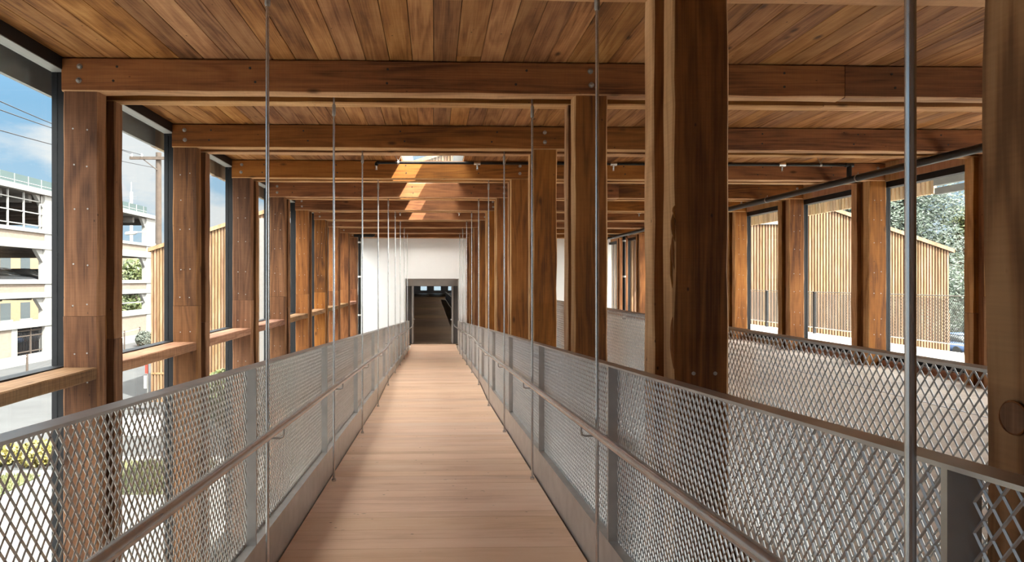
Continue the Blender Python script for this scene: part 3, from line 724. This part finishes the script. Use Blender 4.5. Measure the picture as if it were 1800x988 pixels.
# ------------------------------------------------------------------ sprinkler pipes
px_, ph_ = 6.40, 1.555
t = thing('sprinkler_main', 'thick black pipe running along the right windows under the beams', 'pipe', (px_, 14, zH(ph_)))
c = MB(); c.tube([(px_, 2.0, zH(ph_)), (px_, 27.9, zH(ph_))], .052, 18); c.build('pipe_run', M['pipe'], t)
for y in (5.2, 10.1, 12.9, 17.5, 20.2, 24.0):
    c = MB(); c.tube([(px_, y-.014, zH(ph_)), (px_, y+.014, zH(ph_))], .058, 18); c.tube([(px_, y, zH(ph_+.055)), (px_, y, zH(BEAM+.03))], .006, 6); c.build('hanger_ring', M['galv'], t)
c = MB(); c.tube([(px_, 15.0, zH(ph_)), (px_, 15.09, zH(ph_))], .060, 18); c.build('coupling', M['red'], t)
c = MB(); c.tube([(px_, 14.9, zH(ph_)), (px_, 15.0, zH(ph_))], .058, 18); c.build('coupling', M['chrome'], t)
def branch(y, lab, x0):
    h = 1.785
    t = thing('sprinkler_branch', lab, 'pipe', ((x0+px_)/2, y, zH(h)), 'sprinkler branch pipes')
    c = MB(); c.tube([(x0+.03, y, zH(h)), (px_+.02, y, zH(h))], .021, 12); c.build('pipe_run', M['pipe'], t)
    c = MB(); c.tube([(px_, y, zH(h+.02)), (px_, y, zH(ph_+.03))], .034, 12); c.tube([(px_-.06, y, zH(h)), (px_+.06, y, zH(h))], .034, 12); c.build('riser', M['pipe'], t)
    c = MB(); c.tube([(x0+.05, y, zH(h)), (x0+.012, y, zH(h)), (x0, y, zH(h-.01)), (x0, y, zH(h-.05))], .026, 12); c.build('elbow', M['pipe'], t)
    for x in (x0, x0+1.52, x0+3.6, 5.35):
        c = MB()
        if x != x0:
            c.tube([(x-.05, y, zH(h)), (x+.05, y, zH(h))], .031, 12)
        c.tube([(x, y, zH(h-.02)), (x, y, zH(h-.07)), (x, y, zH(h-.09))], [.016, .012, .008], 10)
        c.tube([(x, y, zH(h-.10)), (x, y, zH(h-.104))], .020, 12); c.tube([(x-.012, y, zH(h-.07)), (x-.012, y, zH(h-.10))], .003, 6); c.tube([(x+.012, y, zH(h-.07)), (x+.012, y, zH(h-.10))], .003, 6)
        c.build('sprinkler_head', M['chrome'], t)
    for x in (x0+.33, x0+2.4, 3.9, 5.95):
        c = MB(); c.tube([(x-.015, y, zH(h)), (x+.015, y, zH(h))], .026, 12); c.tube([(x, y, zH(h+.02)), (x-.05, y, zH(CEIL))], .005, 6); c.tube([(x, y, zH(h+.02)), (x+.05, y, zH(CEIL))], .005, 6)
        c.build('hanger_clip', M['galv'], t)
branch(10.32, 'near black sprinkler pipe crossing under the skylight', -.86)
branch(17.62, 'far black sprinkler pipe crossing above the ramp', -.86)
# standpipes by the end wall
def stand(x, y, hz, lab, turn):
    t = thing('standpipe', lab, 'pipe', (x, y, zH(LOW)), 'standpipes by the end wall')
    c = MB(); c.tube([(x, y, zH(LOW)), (x, y, zH(1.50)), (x, y, zH(1.58)), (x+.03*turn, y, zH(1.64)), (x+.10*turn, y, zH(1.67)), (x+.35*turn, y, zH(1.67))], .055, 14); c.build('pipe_run', M['pipe'], t)
    c = MB(); c.tube([(x-.20*turn, y, zH(1.67)), (x+.05*turn, y, zH(1.67))], .060, 14); c.tube([(x+.35*turn, y, zH(1.67)), (x+.46*turn, y, zH(1.67)), (x+.52*turn, y, zH(1.70)), (x+.54*turn, y, zH(1.76))], .062, 14); c.build('elbow', M['pipe'], t)
    for h in (1.42, .16, -1.25):
        c = MB(); c.tube([(x, y, zH(h)-.03), (x, y, zH(h)+.03)], .066, 14); c.build('coupling', M['white'], t)
stand(-2.72, 25.2, 1.8, 'black standpipe with white couplings left of the white end wall', 1)
stand(6.75, 24.0, 1.8, 'black standpipe with white couplings by the far right windows', -1)

# ------------------------------------------------------------------ outdoors: the barn-like building the bridge runs into
t = thing('slatted_building', 'gabled building clad in pale vertical wood slats behind the bridge', 'building', (5.3, YEND+.6, zH(STREET)))
BX0, BX1, BXA = -11.65, 22.15, 5.27; BS = .335
def gable(x): return 6.9-BS*abs(x-BXA)
c = MB(); x = BX0; yb0 = YEND+.42
while x < BX1-.05:
    top = gable(x+.03)
    lo = STREET
    if x+.07 > -3.5 and x < 7.45: lo = RT+.1
    if top > lo:
        c.box(x, x+.066, yb0-.075, yb0, zH(lo), zH(top)); c.box(x+.066, x+.125, yb0-.012, yb0, zH(lo), zH(top))
    x += .125
c.build('slat_cladding', M['slat'], t)
c = MB()
for (xa, xb) in ((BX0-.1, BXA), (BXA, BX1+.1)):
    a, b2 = gable(xa), gable(xb)
    c.hexa([(xa, yb0-.16, zH(a)), (xb, yb0-.16, zH(b2)), (xb, HY1, zH(b2)), (xa, HY1, zH(a)), (xa, yb0-.16, zH(a)+.16), (xb, yb0-.16, zH(b2)+.16), (xb, HY1, zH(b2)+.16), (xa, HY1, zH(a)+.16)])
c.build('roof', M['slat'], t)
c = MB(); c.box(BX0, BX0+.2, yb0, HY1, zH(STREET), zH(-1.4)); c.box(BX1-.2, BX1, yb0, HY1, zH(STREET), zH(-1.4)); c.build('side_wall', M['slat'], t)  # walls kept low out of view so daylight reaches the hall
c = MB(); c.box(BX0, -3.5, yb0-.09, yb0-.0, zH(-3.85), zH(-3.78)); c.build('girt', M['slat'], t)

# ground
c = MB(); c.box(-160, 160, -60, 220, zH(STREET)-.4, zH(STREET))
struct(c.build('ground', M['asphalt']), 'asphalt street and yard')
c = MB(); c.box(-10, -3.32, -10, 17.6, zH(STREET), zH(STREET)+.03); c.box(-10, -3.32, 17.6, 19.6, zH(STREET), zH(STREET)+.031)
c.box(-16.5, -10, 17.75, 18.25, zH(STREET), zH(STREET)+.03); c.box(-27, -24.4, 20, 120, zH(STREET), zH(STREET)+.12)
struct(c.build('ground', M['sidewalk']), 'pale concrete sidewalks')

def leaves(mb, n, cen, rad, size, seed, flat=1.0, shape='ell'):
    r = random.Random(seed)
    for _ in range(n):
        while True:
            p = Vector((r.uniform(-1, 1), r.uniform(-1, 1), r.uniform(-1, 1)))
            if p.length < 1: break
        if p.length > 1e-4: p = p.normalized()*(p.length**.45)
        q = Vector((cen[0]+p.x*rad[0], cen[1]+p.y*rad[1], cen[2]+p.z*rad[2]))
        u = Vector((r.gauss(0, 1), r.gauss(0, 1), r.gauss(0, 1)*flat)).normalized(); v = u.orthogonal().normalized()
        s2 = size*r.uniform(.6, 1.3)
        mb.add([q-u*s2, q+v*s2*.45, q+u*s2, q-v*s2*.45], [(0, 1, 2, 3)])
    return mb
def blades(mb, x0, x1, y0, y1, n, h, seed, z):
    r = random.Random(seed)
    for _ in range(n):
        x, y = r.uniform(x0, x1), r.uniform(y0, y1); a = r.uniform(0, 6.28); w = .012+h*.03; dx, dy = math.cos(a)*w, math.sin(a)*w
        k = h*r.uniform(.5, 1.2); lx, ly = r.gauss(0, .3)*k, r.gauss(0, .3)*k
        mb.add([(x-dx, y-dy, z), (x+dx, y+dy, z), (x+lx, y+ly, z+k)], [(0, 1, 2)])
    return mb
zs = zH(STREET)
def bed(name, x0, x1, y0, y1, n, h, seed, mat, lab):
    c = MB(); blades(c, x0, x1, y0, y1, n, h, seed, zs+.05); c.box(x0, x1, y0, y1, zs+.0, zs+.06)
    o = c.build(name, mat, None, ((x0+x1)/2, (y0+y1)/2, zs)); tag(o, lab, 'grass', None, 'stuff')
bed('grass', -16, -10.02, 9, 17.74, 26000, .14, 5, M['drygrass'], 'dry green grass strip beside the pale sidewalk on the left')
bed('grass', -8.7, -5.9, 16.1, 18.9, 6000, .14, 6, M['drygrass'], 'square plot of dry grass cut into the left sidewalk')
for k in range(6):
    xk = -10.75-k*1.12
    c = MB(); leaves(c, 1500, (xk, 18.95, zs+.30), (.52, .55, .34), .075, 40+k)
    tag(c.build('low_shrub', M['shrub'], None, (xk, 18.95, zs)), 'low yellow-green shrub in the hedge by the left street, %s from the sidewalk' % ORD[k], 'shrub', 'hedge of low shrubs')
for k, (x, y, h) in enumerate(((-7.3, 20.6, 1.5), (-7.9, 22.4, 1.8), (-7.4, 24.2, 1.9), (-8.1, 26.0, 1.6))):
    c = MB(); leaves(c, 1800, (x, y, zs+h*.5), (.55, .6, h*.5), .10, 60+k); c.tube([(x, y, zs), (x, y, zs+h*.6)], .03, 6)
    tag(c.build('tall_shrub', M['leaf'], None, (x, y, zs)), 'leafy shrub against the slatted wall outside the left windows, %s from the camera' % ORD[k], 'shrub', 'tall shrubs by the slatted wall')
t = thing('low_wall', 'low grey concrete wall with a dark rail across the left sidewalk', 'wall', (-10.5, 22.5, zs))
c = MB(); c.cbox(-10.9, -8.9, 22.3, 22.6, zs, zs+.62, .02, 'x'); c.build('wall_body', M['concrete'], t)
c = MB(); c.tube([(-10.9, 22.45, zs+.86), (-8.9, 22.45, zs+.86)], .035, 8)
for x in (-10.8, -10.2, -9.6, -9.0): c.tube([(x, 22.45, zs+.6), (x, 22.45, zs+.86)], .02, 6)
c.build('rail', M['black'], t)

# ------------------------------------------------------------------ parking garage across the street
GX = -27.0; GXB = -44.0; GY0, GY1 = 12.0, atX(272, -27.0)
t = thing('parking_garage', 'white open parking garage with brick spandrels across the left street', 'building', (GX, 45, zs))
P1a, P1b = atX(78, GX), atX(100, GX)
P2a, P2b = atX(257, GX), GY1
P0a, P0b = P1a-17.5, P1a-15.5
bands = [(5.94, 6.29, 'white_ext', .25), (3.28, 3.53, 'white_ext', .12), (2.76, 3.28, 'brick', .0), (2.2, 2.76, 'white_ext', .1), (-.19, .10, 'white_ext', .12), (-.76, -.19, 'brick', 0), (-1.13, -.76, 'white_ext', .1), (-3.1, -2.64, 'white_ext', .12)]
for (a, b2, mt, pr) in bands:
    c = MB(); c.box(GX-.4, GX+pr, GY0, GY1, zH(a), zH(b2)); c.build('brick_spandrel' if mt == 'brick' else 'concrete_band', M[mt], t)
gA, gB = atX(30, GX), atX(84, GX); pA = atX(20, GX)
c = MB(); c.box(GX-.3, GX, GY0, pA, zs, zH(-3.1)); c.box(GX-.3, GX, P1b, GY1-2, zs, zH(-3.1)); c.build('brick_spandrel', M['brick'], t)
for (a, b2) in ((P0a, P0b), (P1a, P1b), (P2a, P2b)):
    c = MB(); c.box(GX-.40, GX+.06, a, b2, zs, zH(5.94))
    for (hh_, _) in ((5.94, 0), (2.2, 0), (-1.13, 0)):
        for (y, s2) in ((a, -1), (b2, 1)):
            c.add([(GX-.35, y, zH(hh_)-.9), (GX-.1, y, zH(hh_)-.9), (GX-.35, y, zH(hh_)), (GX-.1, y, zH(hh_)), (GX-.35, y+s2*.9, zH(hh_)), (GX-.1, y+s2*.9, zH(hh_))], [(0,1,3,2), (0,4,5,1), (2,3,5,4), (0,2,4), (1,5,3)])
    c.build('pier', M['white_ext'], t)
c = MB(); c.box(GX-.35, GX+.03, pA, gA, zs, zH(-3.1)); c.build('gate_pier', M['white_ext'], t)
c = MB()
for (h, th) in ((3.0, .3), (-.5, .3), (-5, .05)): c.box(GXB, GX-.3, GY0, GY1, zH(h)-th, zH(h))
for h in (2.75, -.75, 5.9):
    y = GY0
    while y < GY1: c.box(GXB, GX-.45, y, y+.35, zH(h)-.55, zH(h)); y += 3.2
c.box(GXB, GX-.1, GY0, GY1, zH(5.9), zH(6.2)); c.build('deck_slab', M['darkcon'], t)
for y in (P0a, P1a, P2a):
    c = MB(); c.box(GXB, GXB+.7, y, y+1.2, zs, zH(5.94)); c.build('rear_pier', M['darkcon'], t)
c = MB(); c.box(GX-.9, GX-.75, GY0, GY1, zH(6.29), zH(7.15)); 
c.build('parapet', M['roofgreen'], t)
c = MB(); y = GY0
while y < GY1: c.box(GX-.76, GX-.735, y, y+.03, zH(6.29), zH(7.15)); y += 1.55
c.box(GX-.76, GX-.735, GY0, GY1, zH(6.7), zH(6.72)); c.build('parapet_seam', M['grey_metal'], t)
# window grid in the top storey of the near bay
c = MB()
for y in (atX(-15, GX), atX(17, GX), atX(45, GX), atX(73, GX)): c.box(GX-.2, GX-.1, y, y+.09, zH(3.5), zH(5.94))
for h in (4.58, 5.4, 3.75): c.box(GX-.2, GX-.12, P0b, P1a, zH(h), zH(h)+.07)
c.build('window_grid', M['white_ext'], t)
c = MB(); c.box(GX-.25, GX-.2, P1b, P2a, zH(-2.0), zH(-1.9)); c.build('rail', M['white_ext'], t)
gt = thing('iron_gate', 'dark barred iron gate in the ground floor of the white garage', 'gate', (GX-.15, (gA+gB)/2, zs))
c = MB()
for h in (-3.35, -3.7, -4.75): c.box(GX-.2, GX-.14, gA, gB, zH(h), zH(h)+.07)
for y in (gA+.03, (gA+gB)/2, gB-.05): c.box(GX-.2, GX-.12, y-.05, y+.05, zs, zH(-3.1))
c.build('gate_frame', M['pole'], gt)
c = MB(); y = gA
while y < gB: c.box(GX-.18, GX-.155, y, y+.025, zs+.05, zH(-3.15)); y += .16
c.build('bars', M['black'], gt)
# brick house behind the garage
t = thing('brick_building', 'tan brick building with tall windows seen through the garage', 'building', (-50, 55, zs))
c = MB(); c.box(-58, -50, 56, 117, zs, zH(4.6)); c.build('wall', M['brick_tan'], t)
k = 0; y = 57.0
while y < 114:
    for (a, b2) in ((.9, 3.3), (-4.6, -2.6)):
        c = MB(); c.box(-50.1, -49.95, y, y+1.9, zH(a), zH(b2)); wn = c.build('window_opening', M['darkglass'], t)
        c = MB(); c.box(-50.1, -49.8, y-.2, y+2.1, zH(a)-.25, zH(a)); c.build('window_sill', M['white_ext'], t)
    y += 3.9
# cars
def car(x, y, z, rot, mat, lab, group=None):
    t = thing('car', lab, 'car', (x, y, z), group); t.rotation_euler = (0, 0, rot)
    def loft(secs, mt, nme):
        mb = MB(); n = 10
        for (xx, w, zlo, zhi) in secs:
            for k in range(n):
                u = 2*math.pi*k/n; cx, cz = math.cos(u), math.sin(u)
                ex = .45
                mb.v.append((xx, w*math.copysign(abs(cx)**ex, cx), (zlo+zhi)/2+(zhi-zlo)/2*math.copysign(abs(cz)**ex, cz)))
        m_ = len(secs)
        mb.f = [(i*n+k, (i+1)*n+k, (i+1)*n+(k+1) % n, i*n+(k+1) % n) for i in range(m_-1) for k in range(n)]+[tuple(range(n)), tuple((m_-1)*n+k for k in range(n-1, -1, -1))]
        mb.sm = [True]*len(mb.f)
        me = bpy.data.meshes.new(nme); me.from_pydata(mb.v, [], mb.f); me.polygons.foreach_set('use_smooth', mb.sm); me.materials.append(mt); me.update()
        o = bpy.data.objects.new(nme, me); COL.objects.link(o); o.parent = t; return o
    loft([(-2.2, .70, .38, .78), (-2.0, .84, .25, .88), (-1.0, .88, .22, .92), (.8, .88, .22, .90), (1.7, .84, .24, .82), (2.2, .68, .34, .66)], mat, 'body')
    loft([(-1.75, .62, .84, .92), (-1.0, .70, .84, 1.38), (.1, .70, .84, 1.42), (.6, .66, .84, 1.28), (1.1, .62, .84, .92)], M['darkglass'], 'cabin')
    loft([(-1.1, .58, 1.34, 1.40), (-.6, .62, 1.36, 1.44), (.1, .60, 1.36, 1.45), (.4, .56, 1.32, 1.38)], mat, 'roof')
    for xx in (-1.35, 1.35):
        for yy in (-.82, .82):
            mb = MB(); mb.tube([(xx, yy-.1, .32), (xx, yy+.1, .32)], .32, 16); o = mb.build('wheel', M['rubber'], None); o.parent = t
    return t
for k, (px, gz, m_) in enumerate(((2, -.5, 'carsilver'), (45, -.5, 'carblack'), (70, -.5, 'carblack'), (60, -5.0, 'carsilver'), (38, -5.0, 'carblue'))):
    xx = -31.0 if gz > -2 else -32
    lab = ['silver car at the left edge on the middle garage deck', 'dark rounded car in the middle of the garage opening', 'black car beside the garage pier on the middle deck', 'silver car right behind the iron gate', 'blue car left behind the iron gate'][k]
    car(xx - (1.5 if k == 4 else 0), atX(px, xx) - (1.6 if k == 4 else 0), zH(gz), .08, M[m_], lab, 'cars in the garage')
car(35.9, 46.0, zs, math.pi*.5, M['carblue'], 'blue car in the yard seen past the slatted building')


# street furniture on the left
PYp = 44.0; xp, htop = at(279, 268, PYp)
t = thing('utility_pole', 'tall weathered utility pole with crossarm in front of the garage corner', 'pole', (xp, PYp, zs))
c = MB(); c.tube([(xp, PYp, zs), (xp, PYp, zH(htop))], [.21, .17], 14); c.build('pole_shaft', M['pole'], t)
xa, ha = at(231, 278.5, PYp)
c = MB(); c.box(xa, xp+1.9, PYp-.28, PYp-.16, zH(ha)-.09, zH(ha)+.09); ca = c.build('crossarm', M['pole'], t)
for xx in (xa+.12, xa+.75, xp+.8, xp+1.7):
    c = MB(); c.tube([(xx, PYp-.22, zH(ha)+.09), (xx, PYp-.22, zH(ha)+.2), (xx, PYp-.22, zH(ha)+.28)], [.05, .07, .03], 8); c.build('insulator', M['grey_metal'], ca)
c = MB(); c.tube([(xp-.9, PYp-.22, zH(ha)-.05), (xp, PYp-.22, zH(ha)-.75)], .03, 6); c.build('brace', M['pole'], t)
lx, lh = at(222, 411, PYp); ax, ah = at(275, 430, PYp)
t = thing('street_lamp', 'grey street lamp on a curved arm fixed to the utility pole', 'lamp', (ax, PYp-.2, zH(ah)))
c = MB(); c.tube([(xp-.1, PYp-.2, zH(ah)), (xp-.35, PYp-.2, zH(ah)+.25), (lx+1.4, PYp-.2, zH(lh)+.12), (lx+.7, PYp-.2, zH(lh)+.10)], .035, 8); c.build('arm', M['grey_metal'], t)
c = MB(); c.tube([(lx, PYp-.2, zH(lh)), (lx+.1, PYp-.2, zH(lh)+.02), (lx+.6, PYp-.2, zH(lh)+.05), (lx+.8, PYp-.2, zH(lh)+.10)], [.03, .11, .12, .05], 10); c.build('lamp_head', M['grey_metal'], t)
for k, (py0, py1, hp) in enumerate(((150, 184, .28), (165, 196, .2), (201, 224, -.6))):
    # wires strung from the pole towards the camera side
    xe = xa+.12 if k == 0 else (xa+.75 if k == 1 else xp-.2)
    A = Vector((xe, PYp-.22, zH(ha+hp)))
    k0 = 22.0; bx, bh = at(0, py0, k0); B = Vector((bx, k0, zH(bh)))
    E_ = A+(B-A)*2.2
    c = MB(); pts = []
    for s2 in range(25):
        u = s2/24; p = A+(E_-A)*u; p.z -= 0.5*math.sin(math.pi*u) - 0.5*math.sin(math.pi/2.2)*u*2.2*(1-0) * 0
        pts.append(p)
    c.tube(pts, .018, 5)
    tag(c.build('overhead_wire', M['black'], None, A), '%s overhead wire in the sky of the left windows' % ('topmost', 'middle', 'lowest')[k], 'wire', 'overhead wires')
xt, ht = at(231, 352, 150)
t = thing('radio_mast', 'thin radio mast on the skyline above the garage parapet', 'mast', (xt, 150, zs))
c = MB(); c.tube([(xt, 150, zs), (xt, 150, zH(at(231, 337, 150)[1]))], .35, 6); c.build('lattice', M['grey_metal'], t)
c = MB(); c.tube([(xt, 150, zH(at(231, 337, 150)[1])), (xt, 150, zH(at(231, 320, 150)[1]))], .1, 6); c.build('antenna', M['grey_metal'], t)
t = thing('cable_fence', 'fence of thin grey posts and cables along the far edge of the street', 'fence', (-20.5, 40, zs))
fp = [(-19.2, 30.0), (-19.85, 34.0), (-20.5, 38.0), (-21.1, 42.0), (-21.7, 46), (-22.3, 50.0), (-22.9, 54)]
for (x, y) in fp:
    c = MB(); c.tube([(x, y, zs), (x, y, zs+1.42)], .055, 8); c.build('post', M['pole'], t)
c = MB()
for h in (1.3,): c.tube([(x, y, zs+h) for (x, y) in fp], .015, 5)
c.build('cable', M['grey_metal'], t)
mx_, _ = at(260, 650, 30.0)
t = thing('marker_post', 'white marker post with a red panel on the left street', 'post', (mx_, 30, zs))
c = MB(); c.tube([(mx_, 30, zs), (mx_, 30, zs+1.45)], .03, 8); c.build('shaft', M['grey_metal'], t)
c = MB(); c.box(mx_-.09, mx_+.03, 29.93, 29.96, zs+1.0, zs+1.38); c.build('panel', M['red'], t)
c = MB(); c.box(mx_-.14, mx_-.02, 29.93, 29.96, zs+.35, zs+.9); c.build('panel', M['yellowpipe'], t)
sx_, _ = at(254, 597, 53.0)
c = MB(); leaves(c, 1500, (sx_, 53, zs+.55), (.62, .6, .62), .13, 9)
tag(c.build('round_shrub', M['darkshrub'], None, (sx_, 53, zs)), 'dark round shrub at the corner of the white garage', 'shrub')

# ------------------------------------------------------------------ trees
def tree(name, x, y, h, rad, n, size, mat, lab, seed, clusters=26, lowfrac=.15, conif=False):
    t = thing(name, lab, 'tree', (x, y, zs)); r = random.Random(seed)
    c = MB(); c.tube([(x, y, zs), (x+.1, y, zs+h*.5), (x, y, zs+h*.95)], [h*.03, h*.02, h*.005], 8); c.build('trunk', M['pole'], t)
    c = MB()
    for k in range(clusters):
        u = lowfrac+(1-lowfrac)*((k+.5)/clusters); a = r.uniform(0, 6.28)
        rr = rad*((1-u)*1.05+.12 if conif else math.sin(math.pi*min(1, .12+.86*u))*.9)*r.uniform(.45, .95)
        s2 = rad*(.30 if conif else .36)*r.uniform(.7, 1.2)
        leaves(c, n//clusters, (x+math.cos(a)*rr, y+math.sin(a)*rr, zs+h*u), (s2*1.25, s2*1.25, s2*.55 if conif else s2*.8), size, seed*100+k)
    c.build('foliage', mat, t)
tx, th_ = at(1625, 345, 55)
tree('conifer', tx-1.5, 57, th_+5+3.5, 8.0, 80000, .15, M['conifer'], 'big grey-green conifer behind the slatted building on the right', 3, 90, .06, True)
tree('conifer', tx-8, 76, th_+3.0, 6.0, 14000, .28, M['conifer'], 'second conifer half hidden behind the slatted building roof', 4, 40, .06, True)
tx2, _ = at(1690, 380, 62)
tree('broadleaf_tree', tx2+3.4, 66, 11.5, 3.6, 9000, .28, M['leaf'], 'lighter green broadleaf tree at the right edge of the last window', 5, 26, .2)
tx3, _ = at(238, 545, 84)
tree('broadleaf_tree', tx3, 84, 6.6, 3.4, 8000, .26, M['leaf'], 'green tree seen through the lower openings of the white garage', 6, 24, .12)
tx4, _ = at(246, 470, 92)
tree('broadleaf_tree', tx4, 96, 9.5, 2.0, 4000, .26, M['leaf'], 'slim green tree seen through the middle opening of the garage', 8, 20, .1)
# far house on the right
hx, hh_ = at(1683, 480, 95)
t = thing('far_house', 'pale far house between the slatted building and the last post', 'house', (hx, 95, zs))
c = MB(); c.box(hx-7, hx+8, 95, 103, zs, zH(1.0)); c.build('wall', M['white_ext'], t)
c = MB(); c.add([(hx-7.5, 94.5, zH(1.0)), (hx+8.5, 94.5, zH(1.0)), (hx+8.5, 103.5, zH(1.0)), (hx-7.5, 103.5, zH(1.0)), (hx-7.5, 99, zH(3.0)), (hx+8.5, 99, zH(3.0))], [(0,1,5,4), (2,3,4,5), (0,4,3), (1,2,5), (0,3,2,1)]); c.build('roof', M['pole'], t)
for k in range(3):
    c = MB(); c.box(hx-2+k*2.6, hx-.8+k*2.6, 94.95, 95.05, zH(-2.2), zH(-.5)); c.build('window_opening', M['darkglass'], t)
